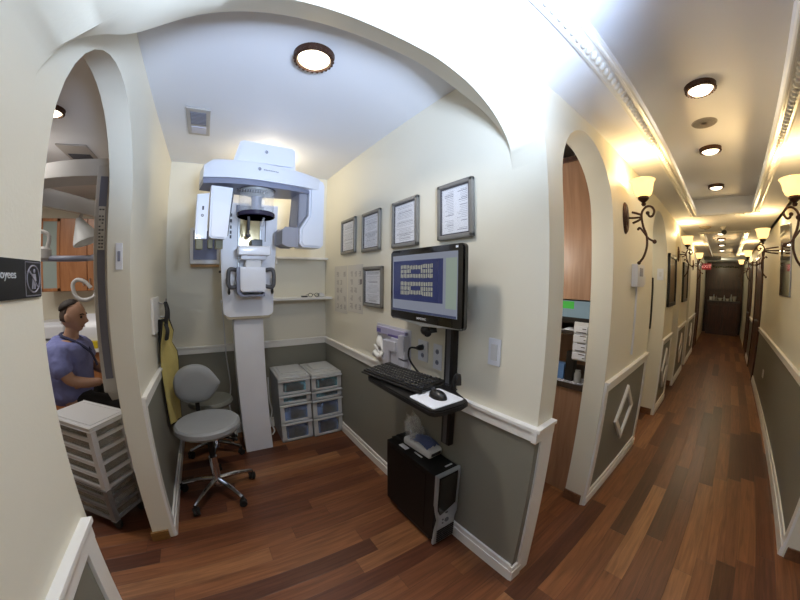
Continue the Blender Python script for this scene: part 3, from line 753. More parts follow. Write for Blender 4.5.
# ceiling lamp and vent in the alcove
def downlight(loc, r, label, group, parent_label=None):
    t = thing('ceiling_light', loc, label, 'ceiling light', group)
    b = MB(); b.lathe([(r * .80, -.012), (r * .88, -.030), (r, -.022), (r * 1.06, 0), (r * .80, 0), (r * .80, -.012)], n=40, c=(0, 0, 0))
    for k in range(24):
        a = 2 * PI * k / 24; b.ball((r * .97 * math.cos(a), r * .97 * math.sin(a), -.022), r * .085, n=6)
    b.build('trim_ring', 'bronze', t, local=True)
    b = MB(); b.lathe([(0, -.046), (r * .35, -.043), (r * .64, -.034), (r * .81, -.020), (r * .81, -.002), (0, -.002)], n=36); b.build('diffuser', 'glow', t, local=True)
    return t
cl = downlight((.355, 1.255, ZC), .092, 'round bronze rimmed ceiling light in the middle of the alcove ceiling', 'round bronze ceiling lights')
vt = thing('ceiling_vent', (-.16, 2.15, ZC), 'small grey square vent on the alcove ceiling left of the machine', 'vent')
b = MB(); b.box(-.235, -.085, 1.96, 2.34, ZC - .014, ZC, .004); b.build('frame', 'dentgrey', vt)
b = MB(); b.box(-.21, -.11, 2.0, 2.17, ZC - .017, ZC - .012, .001)
for k in range(8): b.box(-.208, -.112, 2.005 + k * .02, 2.013 + k * .02, ZC - .021, ZC - .015)
b.build('grille', mat('vent_grey', srgb(126, 126, 136), .5), vt)
b = MB(); b.box(-.21, -.11, 2.20, 2.30, ZC - .02, ZC - .012, .003); b.build('lens', mat('vent_lens', srgb(196, 196, 210), .25), vt)

# framed certificates
def cert(y0, y1, z0, z1, label, big=0, seed=0):
    t = thing('picture_frame', (XR, (y0 + y1) / 2, z0), label, 'framed certificate', 'pewter framed certificates')
    w = .024
    b = MB(); x0, x1 = XR - .024, XR - .001
    for a in ((y0, y1, z0, z0 + w), (y0, y1, z1 - w, z1), (y0, y0 + w, z0, z1), (y1 - w, y1, z0, z1)):
        b.box(x0, x1, a[0], a[1], a[2], a[3], .006)
    b.build('frame', 'pewter', t)
    b = MB()
    for a in ((y0 + w, y1 - w, z0 + w, z0 + w + .006), (y0 + w, y1 - w, z1 - w - .006, z1 - w), (y0 + w, y0 + w + .006, z0 + w, z1 - w), (y1 - w - .006, y1 - w, z0 + w, z1 - w)):
        b.box(XR - .018, XR - .004, *a)
    b.build('inner_lip', 'mat_dark', t)
    b = MB(); b.box(XR - .010, XR - .006, y0 + w, y1 - w, z0 + w, z1 - w); pg = b.build('document', 'paper', t)
    b = MB(); rnd = random.Random(seed); yl, yh = y0 + w + .02, y1 - w - .02; n = 24
    for i in range(n):
        z = z1 - w - .025 - i * (z1 - z0 - 2 * w - .045) / (n - 1)
        cols = [(yl, (yl + yh) / 2 - .012), ((yl + yh) / 2 + .012, yh)] if big else [(yl, yh)]
        for a, c in cols:
            if rnd.random() < .14: continue
            l = (c - a) * (.55 + .45 * rnd.random()); off = (c - a - l) * (0 if big else .5)
            th = .0016 if rnd.random() < .75 else .004
            b.box(XR - .0112, XR - .0098, a + off, a + off + l, z, z + th)
    b.build('print_lines', 'ink', pg)
    b = MB(); b.box(XR - .0165, XR - .0155, y0 + w, y1 - w, z0 + w, z1 - w); b.build('glass', mat('picture_glass', (.9, .92, .95), .08, alpha=.10), t)
    return t
cert(2.245, 2.535, 1.72, 2.025, 'upper row certificate farthest back, nearest the alcove corner', 0, 1)
cert(1.84, 2.12, 1.71, 2.015, 'second upper row certificate from the alcove back corner', 0, 2)
cert(1.40, 1.68, 1.705, 2.01, 'third upper row certificate, hanging above the left side of the monitor', 0, 3)
cert(.965, 1.222, 1.71, 2.01, 'upper row certificate nearest the front, two columns of print above monitor right edge', 1, 4)
cert(1.80, 2.09, 1.293, 1.595, 'single lower row certificate between the paper notices and the monitor', 0, 5)
# paper notices
def notice(y0, y1, z0, z1, label, seed, blot=None):
    t = thing('paper_notice', (XR, (y0 + y1) / 2, z0), label, 'paper notice', 'paper notices on the alcove right wall')
    b = MB(); b.box(XR - .002, XR - .0005, y0, y1, z0, z1); b.build('sheet', mat('notice_paper', srgb(208, 204, 196), .7), t)
    b = MB(); rnd = random.Random(seed)
    for i in range(5):
        for j in range(3):
            if rnd.random() < .25: continue
            y = y0 + .03 + j * (y1 - y0 - .05) / 3; z = z1 - .06 - i * (z1 - z0 - .06) / 5
            for q in range(5):
                w = .02 + .03 * rnd.random(); b.box(XR - .0028, XR - .0019, y, y + w, z - q * .009, z - q * .009 + .0035)
    if blot: b.box(XR - .0028, XR - .0019, *blot)
    b.build('picture_print', mat('notice_ink', srgb(128, 120, 120), .7), t)
notice(2.43, 2.72, 1.19, 1.62, 'left paper notice near the alcove corner, small diagrams on it', 5)
notice(2.125, 2.41, 1.22, 1.62, 'right paper notice beside the single lower framed certificate', 9, (2.14, 2.17, 1.46, 1.5))

# acrylic supply rack
ar = thing('supply_rack', (XR, 1.68, .9), 'clear wall rack holding white gloves and packets behind the keyboard', 'supply rack')
b = MB(); b.box(XR - .006, XR - .001, 1.47, 1.885, .905, 1.185, .002); b.build('backplate', mat('milky_acrylic', srgb(206, 206, 216), .25), ar)
b = MB(); b.box(XR - .028, XR - .006, 1.50, 1.86, 1.12, 1.17, .004); b.build('header_bar', mat('lilac_bar', srgb(168, 164, 196), .3), ar)
b = MB(); b.box(XR - .030, XR - .026, 1.80, 1.85, 1.13, 1.155, .001); b.build('header_label', 'purple', ar); b = MB(); b.box(XR - .030, XR - .026, 1.58, 1.70, 1.12, 1.135, .001); b.build('header_label', 'purple', ar)
rnd = random.Random(4)
for (y0, y1, z0, z1, d) in ((1.66, 1.74, .92, 1.09, .05), (1.55, 1.64, .90, 1.12, .045), (1.48, 1.55, 1.0, 1.15, .05), (1.49, 1.56, .90, .99, .04), (1.57, 1.65, 1.03, 1.10, .06)):
    MB().box(XR - d, XR - .006, y0, y1, z0, z1, .006).build('pocket', mat('pocket_plastic', srgb(206, 206, 218), .3, alpha=.8) if 'pocket' not in M else M['pocket'], ar)
b = MB()
for k in range(3):
    z = 1.03 - k * .065
    b.grid([[(XR - .015 - .03 * abs(math.sin(i * .5 + k)) - .008 * math.sin(j * 2.1 + k), 1.86 - .10 * j / 5 - .012 * i, z + .05 - .07 * i / 5 + .02 * math.sin(j + k)) for j in range(6)] for i in range(6)])
b.grid([[(XR - .05 - .02 * math.sin(i * 1.1), 1.85 - .13 * j / 5, .99 - .075 * i / 5 + .012 * math.sin(j * 1.7)) for j in range(6)] for i in range(6)])
gl = b.build('glove', 'trim', ar, angle=70); md = gl.modifiers.new('t', 'SOLIDIFY'); md.thickness = .004

# outlets, switch
def plate(name, x, y0, y1, z0, z1, label, cat, kind, group=None):
    t = thing(name, (x, (y0 + y1) / 2, z0), label, cat, group)
    MB().box(x - .007, x - .0005, y0, y1, z0, z1, .0025).build('cover_plate', 'white', t)
    yc, zc, hw, hh = (y0 + y1) / 2, (z0 + z1) / 2, (y1 - y0) / 2, (z1 - z0) / 2
    if kind == 'switch':
        MB().box(x - .011, x - .006, yc - hw * .5, yc + hw * .5, zc - hh * .6, zc + hh * .6, .002).build('rocker', 'offwhite', t)
    else:
        for s in (-1, 1):
            o = MB().lathe([(0, -.009), (.013, -.009), (.015, -.006), (0, -.006)], c=(x, yc, zc + s * hh * .42), axis='x', n=16).build('socket', 'bluegrey', t)
            b = MB(); b.box(x - .0098, x - .0088, yc - .006, yc - .004, zc + s * hh * .42 - .004, zc + s * hh * .42 + .004); b.box(x - .0098, x - .0088, yc + .004, yc + .006, zc + s * hh * .42 - .004, zc + s * hh * .42 + .004); b.build('slots', 'dgrey', o)
    return t
plate('light_switch', XR, .795, .865, 1.115, 1.24, 'white rocker switch plate on the right wall near the pillar', 'switch', 'switch')
plate('wall_outlet', XR, 1.305, 1.395, 1.02, 1.145, 'white wall outlet with a black plug behind the keyboard shelf', 'outlet', 'outlet')
plate('wall_outlet', XR, 1.185, 1.255, 1.0, 1.145, 'white wall outlet next to the monitor pole', 'outlet', 'outlet')
pc_ = thing('power_cord', (XR - .03, 1.35, 1.09), 'black plug and cord looping down from the outlet behind the keyboard', 'cord')
b = MB(); b.lathe([(0, -.05), (.01, -.05), (.017, -.03), (.017, -.0105), (0, -.0105)], c=(XR, 1.35, 1.105), axis='x', n=14); b.build('plug', 'black', pc_)
MB().tube(catmull([(XR - .05, 1.35, 1.105), (XR - .075, 1.385, 1.10), (XR - .07, 1.40, 1.04), (XR - .06, 1.36, .99), (XR - .06, 1.28, .95), (XR - .05, 1.22, .915), (XR - .045, 1.2, .86)], 6), .006, n=8).build('cable', 'black', pc_)

# wall mounted workstation
wm = thing('workstation_mount', (XR - .04, 1.10, .6), 'black wall track with keyboard shelf arm on the alcove right wall', 'wall mount')
b = MB(); b.box(XR - .04, XR - .001, 1.062, 1.128, .60, 1.62, .006); b.build('track', 'black', wm)
b = MB(); b.box(XR - .044, XR - .036, 1.082, 1.108, .61, 1.61, .002); b.build('track_groove', 'dgrey', wm)
b = MB(); b.box(XR - .116, XR - .05, 1.07, 1.13, 1.42, 1.56, .008); b.build('monitor_bracket', 'black', wm)
b = MB(); b.tube(catmull([(XR - .06, 1.17, 1.245), (XR - .10, 1.20, 1.235), (XR - .12, 1.17, 1.225)], 5), .02, n=10); b.ball((XR - .12, 1.19, 1.24), .026); b.build('bracket_knob', 'black', wm)
b = MB(); b.tube([(XR - .05, 1.10, .93), (XR - .18, 1.12, .93)], .025, n=12); b.box(XR - .26, XR - .05, 1.06, 1.30, .925, .945, .006); b.build('shelf_arm', 'black', wm)
# shelf board with rounded corners, long along y
def rrect(x0, x1, y0, y1, r, n=6):
    P = []
    for cx_, cy_, a0 in ((x1 - r, y1 - r, 0), (x0 + r, y1 - r, 90), (x0 + r, y0 + r, 180), (x1 - r, y0 + r, 270)):
        P += [(cx_ + r * math.cos(R(a0 + 90 * k / n)), cy_ + r * math.sin(R(a0 + 90 * k / n))) for k in range(n + 1)]
    return P
SH = Matrix.Identity(4)
b = MB(); b.prism([(.742, .875), (.755, .85), (.79, .838), (.90, .832), (.94, .842), (.958, .865), (1.012, 1.02), (1.012, 1.58), (.99, 1.59), (.96, 1.58), (.752, 1.41), (.742, 1.385)], XY, .945, .972, bev=.006); b.build('shelf_board', 'black', wm, tri=True)
b = MB(); b.tube(catmull([(XR - .09, 1.0, .97), (XR - .09, .99, 1.02), (XR - .085, .975, 1.045), (XR - .09, .965, 1.0)], 5), .014, n=10); b.build('tilt_lever', 'black', wm)
# mouse mat, mouse, keyboard, monitor
b = MB(); b.prism(rrect(.762, .945, .868, 1.04, .012), XY, .9725, .976); b.box(.785, .788, .88, 1.03, .976, .9765)
tag(b.build('mouse_mat', M['paper'], tri=True), 'white mouse mat at the front end of the keyboard shelf', 'mouse mat')
kb = thing('keyboard', (.872, 1.272, .974), 'black computer keyboard lying on the wall mounted shelf', 'keyboard')
KM = frame_m((.862, 1.318, .984), (0, -1, 0), (1, 0, 0.07))   # right -> -y (nearer), up -> +x
KM = Matrix.Translation((.874, 1.262, .9835)) @ Matrix.Rotation(R(-80), 4, 'Z') @ Matrix.Rotation(R(2), 4, 'X')
b = MB(); b.box(-.215, .225, -.09, .09, -.002, .016, .005, mtx=KM); b.build('case', 'black', kb)
b = MB(); b.box(-.215, .225, -.105, -.085, -.002, .008, .004, mtx=KM); b.build('wrist_lip', 'black', kb)
keys = MB()
for r_ in range(6):
    yk = .072 - r_ * .027 - (.006 if r_ > 0 else 0)
    x = -.204
    n = 20
    while x < .205:
        w = .0195
        if r_ == 5 and -.14 < x < -.02: w = .11
        if not (.078 < x < .086 or .142 < x < .150):
            keys.box(x, x + w - .003, yk - .010, yk + .010, .015, .022, .002, seg=1, mtx=KM)
        x += w
kk = keys.build('keys', mat('key_black', srgb(38, 37, 38), .45), kb)
b = MB(); rnd = random.Random(2)
for r_ in range(1, 6):
    yk = .072 - r_ * .027 - .006
    for q in range(20):
        if rnd.random() < .75: b.box(-.198 + q * .0195, -.1945 + q * .0195, yk - .002, yk + .004, .0219, .0224, mtx=KM)
b.build('key_legends', mat('legend', srgb(150, 146, 128), .5), kk)
ms = thing('computer_mouse', (.885, .93, .976), 'black computer mouse on the white mat at the shelf end', 'mouse')
b = MB(); q = bmesh.ops.create_uvsphere(b.bm, u_segments=24, v_segments=14, radius=1)
for v in q['verts']:
    x, y, z = v.co; z = max(z, 0) * .034 if z > 0 else 0; v.co = (.862 + y * .032 * 1.0, .955 + x * .052, .9765 + z + (0))
b.build('body', 'black', ms)
b = MB(); b.lathe([(0, -.004), (.009, -.004), (.009, .004), (0, .004)], c=(.862, .985, 1.004), axis='x', n=14); b.build('wheel', 'dgrey', ms)
b = MB(); b.tube(catmull([(.862, 1.0, .984), (.89, 1.03, .985), (.95, 1.06, .99), (1.0, 1.04, .985), (1.03, 1.0, .96)], 6), .003, n=6); b.build('cable', 'black', ms)
mo = thing('computer_monitor', (.95, 1.19, 1.27), 'black widescreen monitor on the alcove wall showing dental x-rays', 'monitor')
b = MB()
def yz_round(y0, y1, z0, z1, r): return [(p[0], p[1]) for p in rrect(y0, y1, z0, z1, r)]
lowr = yz_round(.890, 1.472, 1.278, 1.662, .02)
b.prism(lowr, YZ, .935, .968, bev=.007); b.build('casing', 'blackgloss', mo, tri=True)
b = MB(); b.prism(yz_round(.96, 1.42, 1.32, 1.63, .05), YZ, .966, .975, bev=.004); b.build('back_shell', 'black', mo, tri=True)
b = MB(); b.prism([(.90, 1.282), (1.18, 1.264), (1.46, 1.282), (1.46, 1.29), (.90, 1.29)], YZ, .938, .965, bev=.003); b.build('chin_trim', 'silver', mo, tri=True)
def emi(n, c, s): return mat(n, tuple(v * .3 for v in c), .15, emit=c, estr=s)
b = MB(); b.box(.9325, .9355, .926, 1.442, 1.328, 1.63); sc = b.build('display', emi('screen_grey', srgb(136, 142, 158), .55), mo)
b = MB(); b.box(.9318, .9328, 1.02, 1.432, 1.39, 1.60); b.build('xray_window', emi('screen_navy', srgb(50, 57, 98), .55), sc)
b = MB(); b.box(.9318, .9328, .93, 1.0, 1.37, 1.60); b.build('side_toolbar', emi('screen_pale', srgb(146, 160, 150), .55), sc)
b = MB(); b.box(.9318, .9328, .93, 1.44, 1.329, 1.34); b.build('taskbar', emi('screen_taskbar', srgb(60, 66, 92), .7), sc)
b = MB(); rnd = random.Random(8)
for top_, s_ in ((1.567, 1), (1.430, -1)):
    for r_ in range(3):
        for c_ in range(20):
            y = 1.356 - c_ * .0136
            if r_ == 1 and 6 < c_ < 13: continue
            zc_ = top_ - s_ * (r_ * .024 + (.004 if r_ == 0 and 5 < c_ < 14 else 0))
            b.box(.9312, .932, y - .0034 - rnd.random() * .001, y + .0034, zc_ - .0085 - rnd.random() * .003, zc_ + .0085 + rnd.random() * .003)
b.build('xray_images', emi('screen_teeth', srgb(168, 168, 150), .55), sc)
text_mesh('SAMSUNG', .017, 'maker_lettering', mat('bezel_print', srgb(210, 210, 214), .4), mo, frame_m((.9345, 1.18, 1.302), (0, -1, 0), (0, 0, 1)))
b = MB(); b.box(.9343, .9355, .925, .94, 1.643, 1.653, .0003); b.build('corner_sticker', 'paper', mo)

# computer tower and what lies on it
pt = thing('computer_tower', (.99, 1.23, 0), 'black computer tower with silver front on the floor under the keyboard shelf', 'computer')
X0, X1, Y0, Y1 = .912, 1.066, .975, 1.47
b = MB(); b.box(X0, X1, Y0 + .02, Y1, .05, .50, .006); b.box(X1 - .01, X1 + .014, Y0 + .02, Y1, .11, .50, .006); b.build('case', mat('black_case', srgb(16, 15, 15), .5, spec=.3), pt)
b = MB(); b.box(X0 + .02, X1 - .02, Y0 + .07, Y1 - .09, 0, .046, .004); b.build('foot', 'black', pt)
b = MB(); b.box(X0 - .002, X0 + .004, Y0 + .10, Y1 - .03, .09, .47, .002); b.build('side_panel', mat('black_side', srgb(14, 13, 13), .5, spec=.3), pt)
b = MB()
b.prism([(X0, .505), (X1 + .014, .505), (X1 + .014, .20), (X1, .17), (X1, .02), (X0, .02), (X0 + .006, .12), (X0 + .022, .19), (X0 + .006, .26), (X0, .31)], XZ, Y0 + .005, Y0 + .03, bev=.005); b.build('front_bezel', 'silver', pt, tri=True)
b = MB(); b.prism([(X0 + .012, .492), (X1 - .012, .492), (X1 - .012, .28), (X1 - .03, .27), (X0 + .03, .235), (X0 + .016, .27), (X0 + .012, .31)], XZ, Y0 - .002, Y0 + .012, bev=.003); b.build('drive_door', 'blackgloss', pt, tri=True)
b = MB()
for k in range(6): b.box(X0 + .018, X1 - .010, Y0 + .0, Y0 + .01, .035 + k * .016, .042 + k * .016)
b.build('front_grille', 'black', pt)
b = MB(); b.lathe([(0, -.004), (.014, -.004), (.016, 0), (0, 0)], c=((X0 + X1) / 2 + .01, Y0 + .005, .175), axis='y', n=18); b.lathe([(0, -.003), (.006, -.003), (.006, 0), (0, 0)], c=((X0 + X1) / 2 - .02, Y0 + .005, .19), axis='y', n=12); b.lathe([(0, -.003), (.006, -.003), (.006, 0), (0, 0)], c=((X0 + X1) / 2 - .02, Y0 + .005, .165), axis='y', n=12); b.build('power_button', 'dgrey', pt)
b = MB(); b.box((X0 + X1) / 2 - .004, (X0 + X1) / 2 + .012, Y0 + .001, Y0 + .006, .228, .236); b.build('front_badge', 'mat_dark', pt)
b = MB(); b.box(X0 + .05, X0 + .06, 1.18, 1.25, .5, .502); b.box(X0 + .075, X0 + .082, 1.2, 1.25, .5, .502); b.box(X0 + .10, X0 + .15, 1.03, 1.04, .5, .502); b.build('top_mark', 'offwhite', pt)
b = MB(); rnd = random.Random(3)
for k in range(5): b.tube(catmull([(X0 + .03 + k * .03, Y1 - .02, .515), (X0 + .04 + k * .028, Y1 - .05, .525 + .01 * rnd.random()), (X0 + .05 + k * .025, Y1 - .09, .512)], 4), .007, n=7)
tag(b.build('cable_bundle', M['blackmatte']), 'bundle of black cables lying on the rear top of the computer tower', 'cables')
nb = thing('sensor_box', (1.026, 1.25, .50), 'white rounded device lying on top of the computer tower', 'device')
NM = Matrix.Translation((1.026, 1.25, .5015)) @ Matrix.Rotation(R(3), 4, 'Z')
b = MB(); b.box(-.052, .052, -.115, .125, 0.0, .05, .015, seg=3, mtx=NM); b.build('shell', 'offwhite', nb)
b = MB(); b.box(-.038, .038, -.118, -.108, .012, .034, .006, mtx=NM); b.build('front_slot', 'black', nb)
b = MB(); b.grid([[NM @ Vector((-.048 + .096 * i / 8, -.09 + .16 * j / 8, .052 + .022 * math.sin(i * 1.3 + j) ** 2 * math.sin(PI * i / 8) + .02 * math.sin(PI * j / 8))) for j in range(9)] for i in range(9)])
tag(b.build('blue_pouch', mat('blue_film', srgb(92, 108, 160), .3, alpha=.75), angle=70), 'crumpled blue plastic pouch on top of the white device', 'pouch')
b = MB()
for k in range(3):
    b.grid([[NM @ Vector((-.05 + .11 * i / 8 + .01 * math.sin(j * 2 + k), .02 + .10 * j / 8 + .012 * math.sin(i * 2.2 + k), .05 + (.10 + .03 * k) * (j / 8) * (0.4 + .6 * abs(math.sin(i * .9 + k * 1.4))) + .008 * math.sin(i * 3 + j * 2))) for j in range(9)] for i in range(9)])
tag(b.build('plastic_bag', mat('clear_film', (.85, .85, .86), .15, alpha=.22), angle=80), 'crinkled clear plastic bag standing up behind the white device', 'bag')
b = MB(); b.box(.935, .965, 1.30, 1.37, .5005, .504, .001); tag(b.build('paper_card', M['paper']), 'small white card on top of the computer tower beside the white device', 'card')
# ---------------------------------------------------------------- sign and switch at the doorway
sg = thing('door_sign', (XL, .73, 1.467), 'black wall sign with white lettering and pictogram beside the doorway', 'sign')
b = MB(); b.prism(rrect(.575, .846, 1.468, 1.549, .004), YZ, XL + .001, XL + .006, bev=.001); b.build('plate', 'black', sg, tri=True)
text_mesh('Employees', .0235, 'lettering', mat('sign_white', srgb(205, 208, 214), .5), sg, frame_m((XL + .0066, .690, 1.517), (0, 1, 0), (0, 0, 1)))
b = MB()
y0, y1, z0, z1, w = .776, .843, 1.472, 1.545, .0012
for a in ((y0, y1, z0, z0 + w), (y0, y1, z1 - w, z1), (y0, y0 + w, z0, z1), (y1 - w, y1, z0, z1)): b.box(XL + .0055, XL + .0068, *a)
cy_, cz_ = (y0 + y1) / 2, (z0 + z1) / 2
ring = [(XL + .0066, cy_ + .027 * math.cos(2 * PI * k / 32), cz_ + .029 * math.sin(2 * PI * k / 32)) for k in range(32)]
b.tube(ring, .0017, n=6, closed=True)
b.tube([(XL + .0066, cy_ - .019, cz_ + .020), (XL + .0066, cy_ + .019, cz_ - .020)], .0017, n=6)
b.ball((XL + .0066, cy_ + .004, cz_ + .017), .0045, n=10, sc=(.3, 1, 1))
b.prism([(cy_ - .004, cz_ + .011), (cy_ + .010, cz_ + .011), (cy_ + .013, cz_ - .004), (cy_ + .009, cz_ - .004), (cy_ + .008, cz_ - .022), (cy_ + .002, cz_ - .022), (cy_ + .002, cz_ - .006), (cy_, cz_ - .006), (cy_ - .002, cz_ - .022), (cy_ - .007, cz_ - .022), (cy_ - .004, cz_ - .002)], YZ, XL + .006, XL + .0068)
b.build('pictogram', mat('sign_grey', srgb(150, 148, 160), .5), sg, tri=True)
js = thing('light_switch', (-.475, DY1, 1.555), 'tall white switch plate on the doorway jamb left of the alcove', 'switch')
b = MB(); b.box(-.492, -.458, DY1 - .007, DY1 - .0005, 1.555, 1.685, .002); b.build('cover_plate', 'white', js)
b = MB(); b.box(-.482, -.468, DY1 - .010, DY1 - .006, 1.595, 1.645, .002); b.build('rocker', 'bluegrey', js)
# ---------------------------------------------------------------- treatment room seen through the doorway
ct = thing('drawer_cart', (-.83, 2.06, 0), 'tall slim white and grey drawer cart just inside the left doorway', 'drawer cart')
CM = frame_m((-.765, 1.865, 0), (-.799, .602, 0), (0, 0, 1))      # local x along the long side, y up, z = inward normal?
ex = Vector((-.799, .602, 0)); ey = Vector((.602, .799, 0))
CM = Matrix(((ex.x, ey.x, 0, -.765), (ex.y, ey.y, 0, 1.865), (0, 0, 1, 0), (0, 0, 0, 1)))
W_, D_ = .43, .255
b = MB(); b.box(-.008, W_ + .008, -.008, D_ + .008, .685, .71, .005, mtx=CM); b.box(.02, W_ - .02, .02, D_ - .02, .709, .713, .002, mtx=CM); b.build('top', 'offwhite', ct)
M['clearbin'] = mat('clear_bin', srgb(190, 188, 182), .3, alpha=.35)
def cart_frame(z0, z1, n, m, nm):
    b = MB(); p = .034
    for x in (0, W_ - p):
        for y in (0, D_ - p): b.box(x, x + p, y, y + p, z0, z1, .004, mtx=CM)
    h = (z1 - z0) / n
    for i in range(n + 1):
        z = min(z0 + i * h, z1 - .016)
        b.box(p * .6, W_ - p * .6, .004, .016, z, z + .02, .002, mtx=CM); b.box(p * .6, W_ - p * .6, D_ - .016, D_ - .004, z, z + .02, .002, mtx=CM)
        b.box(.004, .016, p * .6, D_ - p * .6, z, z + .02, .002, mtx=CM); b.box(W_ - .016, W_ - .004, p * .6, D_ - p * .6, z, z + .02, .002, mtx=CM)
    b.build('frame', m, ct)
    for i in range(n):
        z = z0 + i * h + .02
        b = MB(); b.box(.012, W_ - .012, .012, D_ - .012, z, z + .006, mtx=CM); b.box(.018, .024, .012, D_ - .012, z, z + h * .62, mtx=CM); b.box(.012, W_ - .012, .018, .024, z, z + h * .62, mtx=CM)
        b.box(W_, W_ + .018, .05, D_ - .05, z + h * .3, z + h * .55, .003, mtx=CM)
        dr = b.build('drawer', M['clearbin'], ct)
        rnd = random.Random(i + n); b = MB()
        for k in range(10):
            x = .03 + rnd.random() * (W_ - .12); y = .03 + rnd.random() * (D_ - .10)
            b.box(x, x + .03 + .05 * rnd.random(), y, y + .02 + .05 * rnd.random(), z + .006, z + .01 + (h - .045) * rnd.random(), .003, mtx=CM)
        b.build('contents', mat('mixed_packets', srgb(96, 84, 70), .5, noise=.6, nscale=30) if 'mixed' not in M else M['mixed'], dr)
cart_frame(.30, .69, 5, 'offwhite', 'w'); cart_frame(.075, .30, 3, mat('smoke_grey_plastic', srgb(120, 118, 118), .4), 'g')
for x in (.03, W_ - .03):
    for y in (.03, D_ - .03):
        b = MB(); b.lathe([(0, -.012), (.032, -.012), (.036, -.006), (.036, .006), (.032, .012), (0, .012)], c=(x, y, .036), axis='y', n=18, mtx=CM); b.box(x - .008, x + .008, y - .008, y + .008, .05, .08, .002, mtx=CM)
        b.build('caster', 'blackmatte', ct)

du = thing('dental_unit', (-.75, 2.38, .75), 'grey dental delivery tower with curved overhead canopy inside the left doorway', 'dental unit')
b = MB(); b.box(-.80, -.70, 2.30, 2.40, .76, 2.26, .012); b.prism([(-.80, .80), (-.60, .80), (-.60, .72), (-.76, .70)], XZ, 2.31, 2.39, bev=.01); b.build('column', 'dentgrey', du)
b = MB(); b.box(-.772, -.722, 2.294, 2.304, .86, 2.18, .004); b.build('column_stripe', mat('slate_stripe', srgb(104, 106, 122), .35), du)
kp = MB(); kp.box(-.768, -.724, 2.288, 2.296, 1.70, 1.98, .003); kp = kp.build('keypad', mat('keypad_grey', srgb(186, 184, 182), .4), du)
b = MB(); rnd = random.Random(6)
for i in range(12):
    for j in range(2):
        if rnd.random() < .8: b.box(-.762 + j * .018, -.751 + j * .018 + .004 * rnd.random(), 2.2865, 2.2885, 1.712 + i * .022, 1.722 + i * .022)
b.build('keypad_marks', 'dgrey', kp)
def band(pts, zlo, zhi, th, name, m):
    """curved panel following pts in plan with heights per point"""
    b = MB(); n = len(pts); C_ = catmull([(p[0], p[1], 0) for p in pts], 8)
    m_ = len(C_); rows = []
    for i, p in enumerate(C_):
        t = i / (m_ - 1); zl = zlo[0] + (zlo[1] - zlo[0]) * t; zh = zhi[0] + (zhi[1] - zhi[0]) * t
        rows.append([(p.x, p.y, zl), (p.x, p.y, zh), (p.x, p.y + th, zh), (p.x, p.y + th, zl), (p.x, p.y, zl)])
    b.grid(rows); bmesh.ops.remove_doubles(b.bm, verts=b.bm.verts, dist=1e-5)
    e = [x for x in b.bm.edges if x.is_boundary]
    bmesh.ops.holes_fill(b.bm, edges=e, sides=8)
    bmesh.ops.recalc_face_normals(b.bm, faces=b.bm.faces)
    return b.build(name, m, du)
band([(-1.55, 2.62), (-1.2, 2.45), (-.95, 2.36), (-.70, 2.31)], (2.20, 2.19), (2.30, 2.31), .22, 'canopy', 'dentgrey')
band([(-1.75, 2.72), (-1.42, 2.80), (-1.15, 2.84), (-.93, 2.82), (-.70, 2.70)], (2.14, 1.96), (2.30, 2.06), .10, 'lower_canopy', 'dentgrey')
b = MB(); b.tube(catmull([(-1.44, 2.9, 1.69), (-1.2, 2.9, 1.685), (-1.0, 2.88, 1.69), (-.78, 2.42, 1.70)], 6), .024, n=12); b.build('lamp_arm', 'bluegrey', du)
b = MB(); b.lathe([(0, -.05), (.04, -.05), (.055, -.03), (.055, .04), (.03, .06), (0, .06)], c=(-1.40, 2.9, 1.72), n=20); b.build('arm_joint', 'dentgrey', du)
b = MB(); P = catmull([(-1.38, 2.9, 1.75), (-1.36, 2.9, 1.86), (-1.42, 2.9, 1.90), (-1.5, 2.9, 1.89)], 6); b.tube(P, .016, n=10); b.build('hose', 'dentgrey', du)
b = MB(); dm = Matrix.Translation((-1.12, 2.9, 1.98)) @ Matrix.Rotation(R(-24), 4, 'Y')
b.lathe([(0, .03), (.02, .03), (.035, .0), (.075, -.08), (.115, -.16), (.118, -.175), (.1, -.17), (.06, -.08), (0, -.03)], n=28, mtx=dm); b.build('lamp_dome', mat('lamp_dome_white', srgb(228, 232, 236), .35), du)
MB().tube([(-1.12, 2.9, 2.0), (-1.10, 2.90, 2.06), (-1.09, 2.88, 2.10)], .014).build('dome_stem', 'dentgrey', du)
lp = catmull([(-1.02, 2.88, 1.45), (-1.07, 2.88, 1.50), (-1.13, 2.88, 1.515), (-1.165, 2.88, 1.48), (-1.155, 2.88, 1.41), (-1.12, 2.88, 1.365), (-1.06, 2.88, 1.355), (-1.0, 2.87, 1.375), (-.97, 2.85, 1.41), (-.80, 2.42, 1.42)], 6)
MB().tube(lp, .016, n=12).build('handle_loop', 'offwhite', du)

